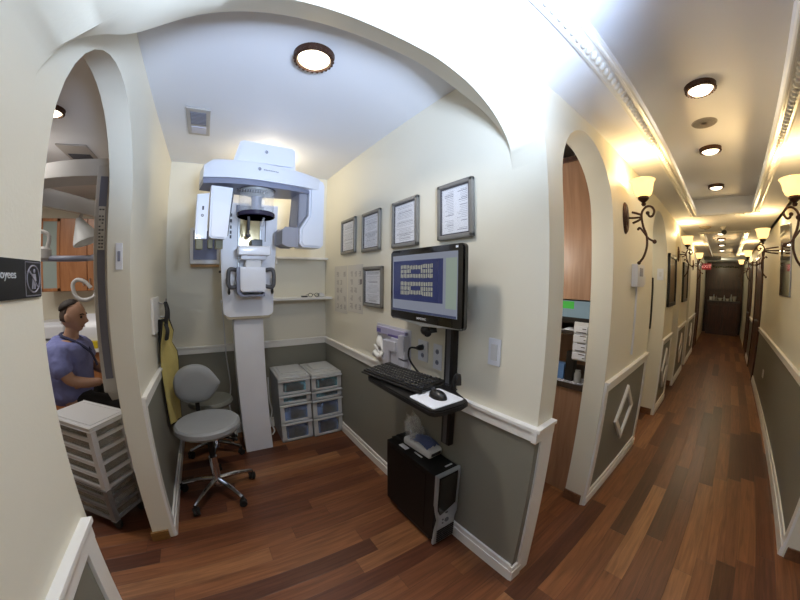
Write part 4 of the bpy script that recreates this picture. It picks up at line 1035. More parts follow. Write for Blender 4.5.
# cabinets on the back wall of the treatment room
def cab_x(name, x0, x1, z0, z1, yf, label, doors, group=None):
    t = thing(name, ((x0 + x1) / 2, yf + .15, z0), label, 'cabinet', group)
    b = MB(); b.box(x0, x1, yf + .02, 4.615, z0, z1, .003); b.build('body', 'oak', t)
    for d0, d1, kind, hx in doors:
        b = MB()
        if kind == 'glass':
            w = .035
            for a in ((d0, d1, z0 + .005, z0 + .005 + w), (d0, d1, z1 - .005 - w, z1 - .005), (d0, d0 + w, z0 + .005, z1 - .005), (d1 - w, d1, z0 + .005, z1 - .005)): b.box(a[0], a[1], yf, yf + .019, a[2], a[3], .002)
            dr = b.build('door', 'oak', t); MB().box(d0 + w, d1 - w, yf + .006, yf + .012, z0 + .04, z1 - .04).build('glass_pane', 'glassfrost', dr)
        else:
            b.box(d0 + .002, d1 - .002, yf, yf + .019, z0 + .004, z1 - .004, .003); dr = b.build('door', 'oak', t)
        if hx is not None: MB().tube(catmull([(hx, yf, z0 + .06), (hx, yf - .025, z0 + .08), (hx, yf - .025, z0 + .13), (hx, yf, z0 + .15)], 4), .006, n=8).build('handle', 'chrome', dr)
    return t
cab_x('wall_cabinet', -2.12, -1.885, 1.39, 2.25, 4.28, 'wall cabinet with frosted glass door above the white printer', [(-2.12, -1.885, 'glass', None)])
cab_x('wall_cabinet', -1.883, -1.16, 1.39, 2.25, 4.28, 'cherry wood wall cabinet with solid doors behind the seated person', [(-1.883, -1.56, 'wood', -1.60), (-1.555, -1.16, 'wood', -1.52)])
cab_x('base_cabinet', -2.6, -1.2, 0.0, .71, 4.0, 'cherry wood base cabinet under the counter behind the seated person', [(-2.59, -2.1, 'wood', -2.14), (-2.1, -1.66, 'wood', -1.70), (-1.65, -1.22, 'wood', -1.60)])
b = MB(); b.box(-2.65, -1.1, 3.95, 4.615, .71, .75, .008); tag(b.build('counter_top', M['trim']), 'white counter top along the treatment room back wall', 'counter')
pr = thing('printer', (-1.93, 4.2, .75), 'white printer on the counter to the left behind the seated person', 'printer')
b = MB(); b.box(-2.14, -1.76, 4.02, 4.42, .752, 1.03, .03, seg=3); b.box(-2.10, -1.80, 4.05, 4.4, 1.02, 1.06, .012); b.build('body', 'white', pr)
b = MB(); b.box(-2.1, -1.80, 4.012, 4.03, .86, .885, .003); b.box(-2.08, -1.98, 4.012, 4.03, .80, .84, .003); b.build('paper_slot', 'dgrey', pr)
hb = thing('sterilizer', (-1.47, 4.2, .75), 'white rounded countertop appliance on the counter to the right of the seated person', 'appliance')
b = MB(); b.prism([(4.05, .752), (4.40, .752), (4.40, 1.10), (4.16, 1.13), (4.08, 1.02), (4.03, .90)], YZ, -1.62, -1.30, bev=.02); b.build('body', 'white', hb, tri=True)
b = MB(); b.box(-1.56, -1.36, 4.055, 4.075, .94, .96, .003); b.build('panel_line', 'bluegrey', hb)
b = MB(); b.box(-1.52, -1.38, 3.965, 4.03, .752, .835, .006); tag(b.build('yellow_box', mat('bright_yellow', srgb(214, 190, 40), .5)), 'small bright yellow box on the front edge of the counter', 'box')
v2 = thing('ceiling_vent', (-1.17, 2.9, ZC), 'slanted grey vent on treatment room ceiling seen through the doorway', 'vent')
b = MB(); b.box(-1.30, -1.06, 2.74, 3.06, ZC - .014, ZC, .004); b.build('frame', 'dentgrey', v2)
b = MB(); b.box(-1.27, -1.09, 2.92, 3.04, ZC - .018, ZC - .012, .002)
for k in range(6): b.box(-1.265, -1.095, 2.925 + k * .018, 2.933 + k * .018, ZC - .023, ZC - .016)
b.build('grille', M['dgrey'], v2)

# ---------------------------------------------------------------- seated person
def skin_obj(name, chains, material, parent, sub=2):
    """chains: list of (points, radii); first point of each later chain may reuse an existing joint by index"""
    verts, edges, rad = [], [], []
    for pts, rr, root in chains:
        prev = root
        for p, r_ in zip(pts, rr):
            verts.append(p); rad.append(r_); i = len(verts) - 1
            if prev is not None: edges.append((prev, i))
            prev = i
    return verts, edges, rad
def eval_skin(verts, edges, rad, sub=2):
    me = bpy.data.meshes.new('tmp'); me.from_pydata(verts, edges, [])
    o = bpy.data.objects.new('tmp', me); COL.objects.link(o)
    md = o.modifiers.new('s', 'SKIN'); md.use_smooth_shade = True
    for i, sv in enumerate(me.skin_vertices[0].data):
        r_ = rad[i]; sv.radius = r_ if isinstance(r_, tuple) else (r_, r_); sv.use_root = (i == 0)
    m2 = o.modifiers.new('d', 'SUBSURF'); m2.levels = sub; m2.render_levels = sub
    dg = bpy.context.evaluated_depsgraph_get()
    em = bpy.data.meshes.new_from_object(o.evaluated_get(dg))
    bpy.data.objects.remove(o); bpy.data.meshes.remove(me)
    return em
def add_mesh(bm, me, mtx=None):
    n0 = len(bm.verts); bm.from_mesh(me); bm.verts.ensure_lookup_table()
    if mtx is not None:
        for v in bm.verts[n0:]: v.co = mtx @ v.co
def remeshed(bm, name, material, parent, vox, loc, it=4):
    bmesh.ops.translate(bm, verts=bm.verts, vec=-Vector(loc))
    me = bpy.data.meshes.new(name); bm.to_mesh(me); bm.free()
    o = bpy.data.objects.new('tmp2', me); COL.objects.link(o)
    rm = o.modifiers.new('r', 'REMESH'); rm.mode = 'VOXEL'; rm.voxel_size = vox; rm.use_smooth_shade = True
    sm_ = o.modifiers.new('c', 'SMOOTH'); sm_.factor = .5; sm_.iterations = it
    dg = bpy.context.evaluated_depsgraph_get()
    em = bpy.data.meshes.new_from_object(o.evaluated_get(dg)); em.name = name
    bpy.data.objects.remove(o)
    em.materials.clear(); em.materials.append(material); em.shade_smooth()
    o = bpy.data.objects.new(name, em); COL.objects.link(o); o.parent = parent
    return o
PO = (-1.2, 2.75, .5)
pe = thing('person', PO, 'seated person in periwinkle scrubs and dark skullcap facing right inside the left doorway', 'person')
V3 = lambda *a: tuple(a)
# body: pelvis root, spine, neck, arms, legs
ys = 2.75
ch = [([V3(-1.20, ys, .60), V3(-1.20, ys, .74), V3(-1.195, ys, .88), V3(-1.18, ys, 1.0), V3(-1.16, ys, 1.06), V3(-1.145, ys, 1.12), V3(-1.13, ys, 1.18)],
       [(.15, .17), (.15, .165), (.14, .17), (.11, .15), (.062, .07), (.055, .055), (.055, .055)], None)]
base_n = 7
def limb(pts, rr, root): ch.append((pts, rr, root))
limb([V3(-1.175, ys - .20, .99), V3(-1.15, ys - .24, .90), V3(-1.10, ys - .23, .80), V3(-1.0, ys - .20, .77), V3(-.89, ys - .17, .765)], [.062, .056, .048, .042, .030], 3)
limb([V3(-1.175, ys + .20, .99), V3(-1.15, ys + .24, .90), V3(-1.08, ys + .22, .80), V3(-.98, ys + .14, .78), V3(-.88, ys + .06, .77)], [.062, .056, .048, .042, .030], 3)
limb([V3(-1.12, ys - .10, .58), V3(-.95, ys - .12, .57), V3(-.77, ys - .12, .55), V3(-.745, ys - .12, .34), V3(-.75, ys - .12, .10), V3(-.73, ys - .12, .055), V3(-.68, ys - .12, .04)], [.085, .08, .062, .052, .04, .038, .028], 0)
limb([V3(-1.12, ys + .10, .58), V3(-.95, ys + .12, .57), V3(-.77, ys + .13, .55), V3(-.76, ys + .13, .34), V3(-.77, ys + .13, .10), V3(-.74, ys + .13, .055), V3(-.70, ys + .13, .04)], [.085, .08, .062, .052, .04, .038, .028], 0)
vv, ee, rr_ = skin_obj('b', ch, None, None)
bm = bmesh.new(); add_mesh(bm, eval_skin(vv, ee, rr_))
# head: shaped sphere looking along +x, tilted down a little
hm = bmesh.new(); bmesh.ops.create_uvsphere(hm, u_segments=48, v_segments=36, radius=1)
for v in hm.verts:
    x, y, z = v.co
    X = x * .100; Y = y * .077; Z = z * .118
    if z < 0: Y *= 1 - .28 * z * z; X *= 1 - .10 * z * z; X += .02 * z * z
    if x < 0: X *= .98
    g = lambda yy, zz, sy, sz: math.exp(-((y - yy) / sy) ** 2 - ((z - zz) / sz) ** 2) if x > 0 else 0
    X += .030 * g(0, -.20, .17, .15) + .014 * g(0, .0, .13, .22)      # nose
    X += .008 * g(0, .20, .55, .10)                                   # brow
    X -= .012 * g(.36, .05, .2, .12) + .012 * g(-.36, .05, .2, .12)   # eye sockets
    X += .008 * g(0, -.48, .28, .06) + .006 * g(0, -.60, .26, .06) - .006 * g(0, -.54, .3, .03)   # lips
    X += .014 * g(0, -.82, .4, .16)                                   # chin
    v.co = (X, Y, Z)
HM = Matrix.Translation((-1.125, ys, 1.242)) @ Matrix.Rotation(R(-8), 4, 'Z') @ Matrix.Rotation(R(9), 4, 'Y')
for v in hm.verts: v.co = HM @ v.co
tm = bpy.data.meshes.new('h'); hm.to_mesh(tm); hm.free(); add_mesh(bm, tm)
for s in (-1, 1):
    e = bmesh.new(); bmesh.ops.create_uvsphere(e, u_segments=16, v_segments=12, radius=1)
    for v in e.verts: v.co = HM @ Vector((-.005 + v.co.x * .020 - .006 * v.co.z, s * .078 + v.co.y * .011, -.012 + v.co.z * .034))
    tm = bpy.data.meshes.new('e'); e.to_mesh(tm); e.free(); add_mesh(bm, tm)
def hand(w, side, dirv):
    """palm with five curled fingers starting at wrist w and pointing along dirv"""
    d = Vector(dirv).normalized(); lat = Vector((0, 1, 0)) * side; up = d.cross(lat).normalized() * (1 if d.cross(lat).z > 0 else -1)
    W0 = Vector(w)
    c = [([W0 - d * .02, W0 + d * .03, W0 + d * .075], [(.026, .018), (.038, .016), (.042, .014)], None)]
    v_, e_, r__ = skin_obj('', c, None, None); add_mesh(bm, eval_skin([tuple(p) for p in v_], e_, r__))
    for i, (o, L) in enumerate(((-.033, .068), (-.011, .078), (.011, .072), (.032, .056))):
        p0 = W0 + d * .055 + lat * o
        pts = [p0, W0 + d * .088 + lat * o * 1.1, W0 + d * (.088 + L * .45) + lat * o * 1.15 - up * .010, W0 + d * (.088 + L * .75) + lat * o * 1.15 - up * .028, W0 + d * (.088 + L * .9) + lat * o * 1.15 - up * .046]
        v_, e_, r__ = skin_obj('', [(pts, [.0095, .009, .0085, .008, .0065], None)], None, None); add_mesh(bm, eval_skin([tuple(p) for p in v_], e_, r__))
    pts = [W0 + d * .02 - lat * .022, W0 + d * .045 - lat * .048 - up * .006, W0 + d * .075 - lat * .058 - up * .018, W0 + d * .098 - lat * .055 - up * .03]
    v_, e_, r__ = skin_obj('', [(pts, [.012, .0105, .0095, .007], None)], None, None); add_mesh(bm, eval_skin([tuple(p) for p in v_], e_, r__))
hand((-.88, ys - .167, .765), 1, (1, .1, -.08)); hand((-.87, ys + .055, .77), -1, (1, -.15, -.1))
body = remeshed(bm, 'body', M['skin'], pe, .0055, PO, 3)
# clothing
ch = [([V3(-1.20, ys, .54), V3(-1.20, ys, .74), V3(-1.195, ys, .88), V3(-1.18, ys, 1.0), V3(-1.16, ys, 1.06), V3(-1.155, ys, 1.085)], [(.185, .215), (.185, .21), (.178, .21), (.155, .205), (.112, .145), (.082, .088)], None)]
limb([V3(-1.175, ys - .195, 1.0), V3(-1.155, ys - .245, .905), V3(-1.125, ys - .245, .835)], [.08, .085, .085], 3)
limb([V3(-1.175, ys + .195, 1.0), V3(-1.155, ys + .245, .905), V3(-1.115, ys + .24, .835)], [.08, .085, .085], 3)
vv, ee, rr_ = skin_obj('', ch, None, None); bm = bmesh.new(); add_mesh(bm, eval_skin(vv, ee, rr_))
sh = remeshed(bm, 'shirt', M['shirt'], pe, .008, PO, 2)
tx = bpy.data.textures.new('folds', 'CLOUDS'); tx.noise_scale = .09
dm_ = sh.modifiers.new('folds', 'DISPLACE'); dm_.texture = tx; dm_.strength = .022; dm_.mid_level = .5
# front lapel and collar edge
rel = lambda p: tuple(Vector(p) - Vector(PO))
b = MB(); b.tube([rel(p) for p in catmull([(-1.225, ys, 1.115), (-1.195, ys - .075, 1.105), (-1.085, ys - .085, 1.055), (-.995, ys - .06, .97), (-.965, ys - .03, .86)], 6)], .013, n=8, flat=.6)
b.tube([rel(p) for p in catmull([(-1.225, ys, 1.115), (-1.195, ys + .075, 1.105), (-1.10, ys + .085, 1.055), (-1.02, ys + .02, .97)], 6)], .013, n=8, flat=.6); b.build('collar', 'collar', pe, local=True)
bm = bmesh.new()
ch = [([V3(-1.22, ys, .60), V3(-1.14, ys, .59)], [(.14, .175), (.12, .17)], None)]
limb([V3(-1.10, ys - .105, .585), V3(-.95, ys - .12, .575), V3(-.76, ys - .12, .55), V3(-.742, ys - .12, .34), V3(-.75, ys - .12, .11)], [.098, .092, .078, .068, .06], 0)
limb([V3(-1.10, ys + .105, .585), V3(-.95, ys + .12, .575), V3(-.765, ys + .13, .55), V3(-.76, ys + .13, .34), V3(-.77, ys + .13, .11)], [.098, .092, .078, .068, .06], 0)
vv, ee, rr_ = skin_obj('', ch, None, None); add_mesh(bm, eval_skin(vv, ee, rr_)); remeshed(bm, 'trousers', M['trousers'], pe, .009, PO, 3)
for s in (-.12, .13):
    b = MB(); b.box(-.83, -.62, ys + s - .045, ys + s + .045, 0.0, .075, .03, seg=3); b.build('shoe', 'black', pe)
# short hair at the back and sides, skullcap, eyes, brows
b = MB(); rows = []
HL = Matrix.Translation(-Vector(PO)) @ HM
for i in range(9):
    th = -.35 + (1.35 + .35) * i / 8     # elevation of the sphere, from nape to crown
    rows.append([])
    for k in range(17):
        a = R(100) + R(160) * k / 16
        f = 1.035
        X, Y, Z = math.cos(a) * math.cos(th) * .100 * f, math.sin(a) * math.cos(th) * .077 * f, math.sin(th) * .118 * f
        rows[-1].append(HL @ Vector((X, Y, Z)))
b.grid(rows); hr = b.build('hair', mat('cropped_hair', srgb(70, 54, 46), .8), pe, local=True, angle=80); q = hr.modifiers.new('t', 'SOLIDIFY'); q.thickness = .004
b = MB(); KM2 = HL @ Matrix.Rotation(R(-30), 4, 'Y')
b.lathe([(0, .130), (.03, .127), (.055, .115), (.072, .096), (.080, .075), (.078, .072), (.05, .10), (0, .118)], n=32, sx=1.06, sy=.93, mtx=KM2); b.build('skullcap', 'hair', pe, local=True, angle=70)
for s in (-1, 1):
    MB().ball((0, 0, 0), .011, n=12, mtx=HL @ Matrix.Translation((.083, s * .031, .008))).build('eye', 'black', pe, local=True)
    MB().tube([HL @ Vector((.083, s * .05, .026)), HL @ Vector((.092, s * .03, .032)), HL @ Vector((.096, s * .014, .027))], .005, n=6).build('eyebrow', 'hair', pe, local=True)
b = MB(); b.tube([HL @ Vector((.088, -.022, -.066)), HL @ Vector((.103, 0, -.064)), HL @ Vector((.088, .022, -.066))], .0035, n=6); b.build('mouth', mat('lip', srgb(128, 76, 66), .5), pe, local=True)
ps = thing('operator_stool', (-1.2, 2.75, 0), 'dark round stool under the seated person', 'stool')
seat_mesh(.20, .20, .40, .455).build('seat', 'black', ps, local=True)
b = MB(); b.lathe([(0, .08), (.03, .08), (.03, .40), (0, .40)], n=16); b.build('post', 'chrome', ps, local=True)
star_base(ps, 0, .25, 10, .1)

# ---------------------------------------------------------------- built-in desk beyond the first opening
dk = thing('desk_cabinet', (2.2, 1.2, 0), 'brown wooden built-in desk with tall cupboard beyond the first corridor opening', 'desk')
b = MB(); b.box(1.96, 2.5, .725, 1.75, 0, .79, .003); b.build('base', 'redwood', dk)
b = MB(); b.box(1.94, 2.5, .722, 1.75, .79, .83, .006); b.build('desk_top', 'counter', dk)
b = MB(); b.box(1.96, 2.5, .725, 1.75, 1.39, 2.34, .003); b.box(2.47, 2.5, .725, 1.75, .83, 1.39); b.build('upper_cupboard', 'redwood', dk)
b = MB(); b.box(1.945, 2.5, .722, 1.75, 2.315, 2.35, .006); b.build('cornice', 'darkwood', dk)
b = MB(); b.box(2.02, 2.47, .74, 1.75, 1.145, 1.165, .002); b.box(2.02, 2.47, .74, 1.75, 1.225, 1.235, .002); b.build('inner_shelf', 'counter', dk)
dm2 = thing('computer_monitor', (2.03, .93, 1.235), 'small monitor with green picture in the desk niche beyond the first opening', 'monitor')
b = MB(); b.box(2.0, 2.03, .735, 1.25, 1.236, 1.385, .006); b.build('casing', 'black', dm2)
b = MB(); b.box(1.9975, 2.001, .748, 1.24, 1.268, 1.38, .001); dd = b.build('display', emi('desk_screen_grey', srgb(128, 150, 160), .5), dm2)
b = MB(); b.box(1.9965, 1.998, .86, 1.0, 1.325, 1.375, .001); b.build('green_picture', emi('desk_screen_green', srgb(70, 176, 70), .6), dd)
b = MB(); b.grid([[(2.04 + .06 * i / 4, .87 + .10 * j / 4, 1.170 + .02 * math.sin(i * .7) * math.sin(j * .8 + .4)) for j in range(5)] for i in range(5)])
pp = tag(b.build('folded_paper', M['paper'], angle=70), 'folded white paper on the dark shelf under the green screen', 'paper'); md = pp.modifiers.new('t', 'SOLIDIFY'); md.thickness = .003
og = thing('paper_organizer', (1.985, .78, .99), 'white hanging paper organizer at the right edge of the desk niche', 'organizer')
b = MB(); b.box(1.962, 1.975, .735, .835, .99, 1.245, .003); b.build('backboard', 'offwhite', og)
b = MB()
for k in range(4): b.box(1.95, 1.964, .738, .832, 1.0 + k * .058, 1.045 + k * .058, .003)
b.build('pocket', 'paper', og)
b = MB()
for k in range(9): b.box(1.9485, 1.951, .745, .75 + .07 * ((k * 7) % 5) / 5 + .008, 1.01 + k * .024, 1.015 + k * .024)
b.build('print', 'inkdark', og)
b = MB(); b.box(1.98, 2.04, .825, .885, .8305, 1.035, .004); tag(b.build('black_speaker', M['black']), 'upright black box standing on the desk beyond the first opening', 'box')
b = MB(); b.box(1.985, 2.04, .895, .97, .832, .94, .004); tag(b.build('blue_box', M['blue']), 'blue box standing on the desk left of the black box', 'box')
b = MB(); b.lathe([(0, 0), (.022, 0), (.024, .06), (.018, .075), (.018, .09), (0, .09)], c=(1.985, .79, .8305), n=16); tag(b.build('tape_bottle', M['silver']), 'small grey bottle on the desk under the organizer', 'bottle')
rnd = random.Random(12)
for k, (lab, y, x, m_) in enumerate((('white printed sheet at the left on the cluttered desk', .93, 1.985, 'paper'), ('white printed sheet at the middle front of the cluttered desk', .84, 1.975, 'paper'), ('white printed sheet at the right end of the cluttered desk', .77, 1.99, 'paper'))):
    t = thing('paper_sheet', (x, y, .831 + k * .001), lab, 'paper', None)
    mt = Matrix.Translation((x, y, .832 + k * .0012)) @ Matrix.Rotation(R(-20 + 22 * k), 4, 'Z')
    MB().box(-.035, .10, -.05, .05, 0, .001, mtx=mt).build('sheet', m_, t)
    b = MB()
    for q in range(7):
        for w in range(3): b.box(-.03 + q * .017, -.022 + q * .017, -.04 + w * .028, -.022 + w * .028 + .006 * rnd.random(), .001, .0014, mtx=mt)
    b.build('print', 'inkdark', t)
# dark wall panel glimpsed in the second opening
ob = thing('wall_television', (4.07, .95, 1.0), 'black wall television edge glimpsed through the second corridor opening', 'television')
b = MB(); b.box(4.05, 4.085, .74, 1.35, .99, 1.59, .006); b.box(4.08, 4.10, .9, 1.15, 1.2, 1.4); b.build('wall_mount_casing', 'black', ob)
b = MB(); b.box(4.047, 4.051, .755, 1.335, 1.005, 1.575); b.build('display', 'blackgloss', ob)

# ---------------------------------------------------------------- corridor fittings
def sconce(D, sc=.84):
    """wall at local y=0, arm reaching toward -y, z=0 at shade centre"""
    t = thing('wall_sconce', (0, 0, 0), 'x', 'wall sconce', 'iron scroll wall sconces')
    k = sc; f = lambda d, z: (0, -(d * k), z * k)
    sh = D - .13 * k
    g = lambda d, z: (0, -(d * k + (sh if d > .07 else 0)), z * k)
    b = MB(); b.lathe([(0, 0), (1.0, 0), (1.0, .008), (.85, .018), (.6, .016), (.45, .024), (0, .026)], axis='y', n=30, mtx=Matrix.Translation((0, 0, -.22 * k)) @ Matrix.Diagonal((.05, -1, .125 * k, 1)))
    b.build('backplate', 'bronze', t, local=True)
    b = MB()
    b.tube(catmull([g(.057, -.18), g(.103, -.206), g(.10, -.24), g(.06, -.266)], 6), .0075, n=8)
    b.tube(catmull([g(.02, -.22), g(.06, -.225), g(.11, -.226)], 6), .007, n=8)
    b.build('bracket_arm', 'bronze', t, local=True)
    b = MB(); o = .13
    P = [g(.157, -.197), g(.168, -.222), g(.19, -.222), g(.205, -.186), g(.185, -.152), g(.15, -.148), g(.118, -.18), g(.11, -.226), g(.122, -.30), g(.143, -.36), g(.148, -.42), g(.142, -.47), g(.12, -.53), g(.09, -.57)]
    b.tube(catmull(P, 6), .0075, n=9); b.ball(g(.157, -.197), .013, n=10); b.ball(g(.088, -.572), .012, n=10)
    b.build('scroll_stem', 'bronze', t, local=True)
    b = MB(); b.tube(catmull([g(.0831, -.315), g(.09, -.305), g(.105, -.315), g(.13, -.35), g(.16, -.39), g(.203, -.415)], 6), .0065, n=8); b.ball(g(.203, -.415), .014, n=10); b.ball(g(.0831, -.315), .009, n=8)
    b.build('scroll_branch', 'bronze', t, local=True)
    c = (0, -D, 0)
    b = MB(); b.lathe([(0, -.145 * k), (.012 * k, -.14 * k), (.02 * k, -.125 * k), (.012 * k, -.115 * k), (.03 * k, -.10 * k), (.042 * k, -.085 * k), (.04 * k, -.07 * k), (0, -.07 * k)], c=c, n=20); b.build('finial_cup', 'bronze', t, local=True)
    b = MB(); b.cap = False
    b.lathe([(.034 * k, -.072 * k), (.058 * k, -.055 * k), (.073 * k, -.02 * k), (.078 * k, .02 * k), (.088 * k, .048 * k), (.097 * k, .058 * k), (.093 * k, .060 * k), (.083 * k, .05 * k), (.073 * k, .02 * k), (.068 * k, -.02 * k), (.054 * k, -.05 * k), (.034 * k, -.066 * k)], c=c, n=36)
    b.build('glass_shade', 'shade', t, local=True, angle=70)
    return t
SL = sconce(.125); SR = sconce(.205)
sc_specs = [
    (SL, 2.17, YC, 2.12, 0, 'iron scroll sconce nearest on the left wall, between first and second openings'),
    (SL, 4.95, YC, 2.12, 0, 'iron scroll sconce beyond the nearest dark picture on the left wall'),
    (SL, 7.45, YC, 2.12, 0, 'iron scroll sconce farthest along the left wall, nearest the exit sign'),
    (SR, 2.53, YR, 2.12, PI, 'iron scroll sconce nearest on the right wall, at the picture edge'),
    (SR, 4.55, YR, 2.12, PI, 'iron scroll sconce on the right wall just beyond the tall mirror'),
    (SR, 7.3, YR, 2.14, PI, 'iron scroll sconce on the right wall beyond the nearest dark door'),
    (SR, 9.9, YR, 2.16, PI, 'iron scroll sconce farthest down the right wall, small in the distance')]
used = set(); SCL = []
for pr_, x, y, z, rz, lab in sc_specs:
    if pr_.name not in used:
        used.add(pr_.name); o = pr_; o.location = (x, y, z); o.rotation_euler = (0, 0, rz); o['label'] = lab
    else: o = dup(pr_, (x, y, z), rz, lab)
    D = .125 if rz == 0 else .205
    SCL.append((x, y - D if rz == 0 else y + D, z))

# ceiling lights in the trays
names = ['round bronze rimmed light in the corridor ceiling nearest the camera', 'second round bronze rimmed light along the corridor ceiling', 'third round light, at the far end of the first ceiling tray']
d0 = downlight((1.86, .04, ZT), .075, names[0], 'round bronze ceiling lights')
CLL = [(1.86, .04)]
for x, l in ((2.79, names[1]), (3.86, names[2])):
    dup(d0, (x, .055, ZT), label=l); CLL.append((x, .055))
for x, l in ((6.65, 'nearest round light in the far ceiling tray'), (7.47, 'second round light in the far ceiling tray'), (8.42, 'third round light in the far ceiling tray'), (9.64, 'farthest round light, deepest in the far ceiling tray')):
    dup(d0, (x, .05, 2.45), label=l); CLL.append((x, .05, 2.45))
b = MB(); b.lathe([(0, -.004), (.072, -.004), (.078, 0), (0, 0)], c=(2.32, .06, ZT), n=32)
for r_ in (.02, .035, .05, .064): b.lathe([(r_, -.0045), (r_ + .006, -.006), (r_ + .009, -.0045)], c=(2.32, .06, ZT), n=32)
tag(b.build('ceiling_speaker', mat('speaker_grille', srgb(150, 146, 146), .6)), 'flat grey round speaker grille between the corridor ceiling lights', 'speaker')
sd = thing('smoke_detector', (5.4, .25, ZL), 'round smoke detector on the ceiling between the two trays', 'smoke detector')
b = MB(); b.lathe([(0, -.035), (.05, -.032), (.075, -.018), (.085, 0), (0, 0)], c=(5.4, .25, ZL), n=24); b.build('housing', mat('detector_beige', srgb(150, 140, 124), .5), sd)
b = MB(); b.lathe([(0, -.04), (.016, -.04), (.02, -.033), (0, -.033)], c=(5.4, .25, ZL), n=16); b.build('sensor_cap', 'dgrey', sd)
sp = thing('ceiling_camera', (5.5, .01, ZL), 'small black camera hanging from the ceiling between the two trays', 'camera')
b = MB(); b.lathe([(0, -.05), (.02, -.05), (.035, -.02), (.04, 0), (0, 0)], c=(5.5, .01, ZL), n=18); b.build('mount', 'dentgrey', sp)
b = MB(); b.ball((5.49, .0, ZL - .075), .036, n=16); b.lathe([(0, -.06), (.016, -.06), (.018, -.03), (0, -.03)], c=(5.47, .0, ZL - .08), axis='x', n=14); b.build('lens_ball', 'black', sp)

# thermostat with its wire channel
tt = thing('thermostat', (2.55, YC, 1.49), 'white thermostat box with wire channel below the nearest left sconce', 'thermostat')
b = MB(); b.box(2.34, 2.56, YC - .045, YC - .001, 1.485, 1.645, .006); b.build('wall_mount_housing', 'white', tt)
b = MB(); b.box(2.46, 2.68, YC - .03, YC - .001, 1.50, 1.57, .004); b.build('side_unit', 'offwhite', tt)
b = MB(); b.box(2.40, 2.50, YC - .048, YC - .044, 1.56, 1.62, .002); b.build('display', 'bluegrey', tt)
b = MB(); b.box(2.475, 2.50, YC - .012, YC - .001, .98, 1.486, .002); b.build('wire_channel', 'white', tt)
# switch on the far jamb of opening two
fs = thing('light_switch', (3.95, .645, 1.58), 'white switch plate on the far jamb of the second corridor opening', 'switch')
b = MB(); b.box(3.943, 3.9495, .61, .68, 1.56, 1.69, .002); b.build('cover_plate', 'white', fs)
b = MB(); b.box(3.94, 3.944, .632, .658, 1.60, 1.65, .001); b.build('rocker', 'offwhite', fs)
def pic(x0, x1, y, s, z0, z1, label):
    t = thing('picture_frame', ((x0 + x1) / 2, y, z0), label, 'framed picture', 'dark framed corridor pictures')
    yy = lambda d: (min(y, y + s * d), max(y, y + s * d)); w = .045
    b = MB()
    for a in ((x0, x1, z0, z0 + w), (x0, x1, z1 - w, z1), (x0, x0 + w, z0, z1), (x1 - w, x1, z0, z1)): b.box(a[0], a[1], *yy(.03), a[2], a[3], .005)
    b.build('frame', 'black', t)
    MB().box(x0 + w, x1 - w, *yy(.012), z0 + w, z1 - w).build('print', 'picture', t)
pic(4.02, 4.64, YC, -1, 1.26, 1.87, 'nearest dark framed picture on the left wall, beyond the second opening')
pic(5.55, 6.25, YC, -1, 1.26, 1.87, 'farther dark framed picture on the left wall, beyond the third opening')
# mirror with slanted top on the right wall
mi = thing('wall_mirror', (4.4, YR, 1.44), 'tall narrow mirror with slanted top on the right corridor wall', 'mirror')
poly = [(3.98, 1.44), (4.62, 1.44), (4.72, 2.06), (4.72, 2.16), (4.08, 2.22), (4.02, 2.15)]
poly = [(3.98, 1.44), (4.66, 1.44), (4.68, 2.22), (4.02, 2.14)]
b = MB(); b.prism(poly, XZ, YR + .001, YR + .014, bev=.003); b.build('edge', 'steel', mi, tri=True)
b = MB(); b.prism([(x + (4.34 - x) * .03, z + (1.82 - z) * .02) for x, z in poly], XZ, YR + .0135, YR + .0155); b.build('glass', 'mirror', mi, tri=True)
ot = thing('wall_outlet', (5.34, YR, .36), 'small pale outlet low on the right wainscot', 'outlet')
b = MB(); b.box(5.28, 5.40, YR + .004, YR + .011, .36, .46, .002); b.build('cover_plate', 'offwhite', ot)
b = MB()
for z in (.39, .43): b.lathe([(0, .0), (.016, 0), (.016, .002), (0, .002)], c=(5.34, YR + .010, z), axis='y', n=14)
b.build('socket', 'dentgrey', ot)
# exit sign
es = thing('exit_sign', (10.6, .38, 1.98), 'red exit sign hanging at the far left end of the corridor', 'sign')
b = MB(); b.box(10.6, 10.66, .33, .58, 1.99, 2.165, .008); b.build('box', mat('exit_red', srgb(120, 14, 24), .4, emit=srgb(170, 18, 30), estr=.3), es)
text_mesh('EXIT', .125, 'lettering', mat('exit_letters', srgb(240, 170, 165), .5, emit=srgb(245, 170, 165), estr=.7), es, frame_m((10.598, .455, 2.078), (0, -1, 0), (0, 0, 1)))
b = MB(); b.box(10.615, 10.645, .44, .46, 2.165, ZL + .004, .003); b.build('hanger', 'dentgrey', es)
b = MB(); b.box(10.55, 10.85, .08, .52, 2.27, ZL - .002, .01); tag(b.build('ceiling_unit', M['dgrey']), 'dark box unit under the ceiling above the exit sign', 'ceiling unit')
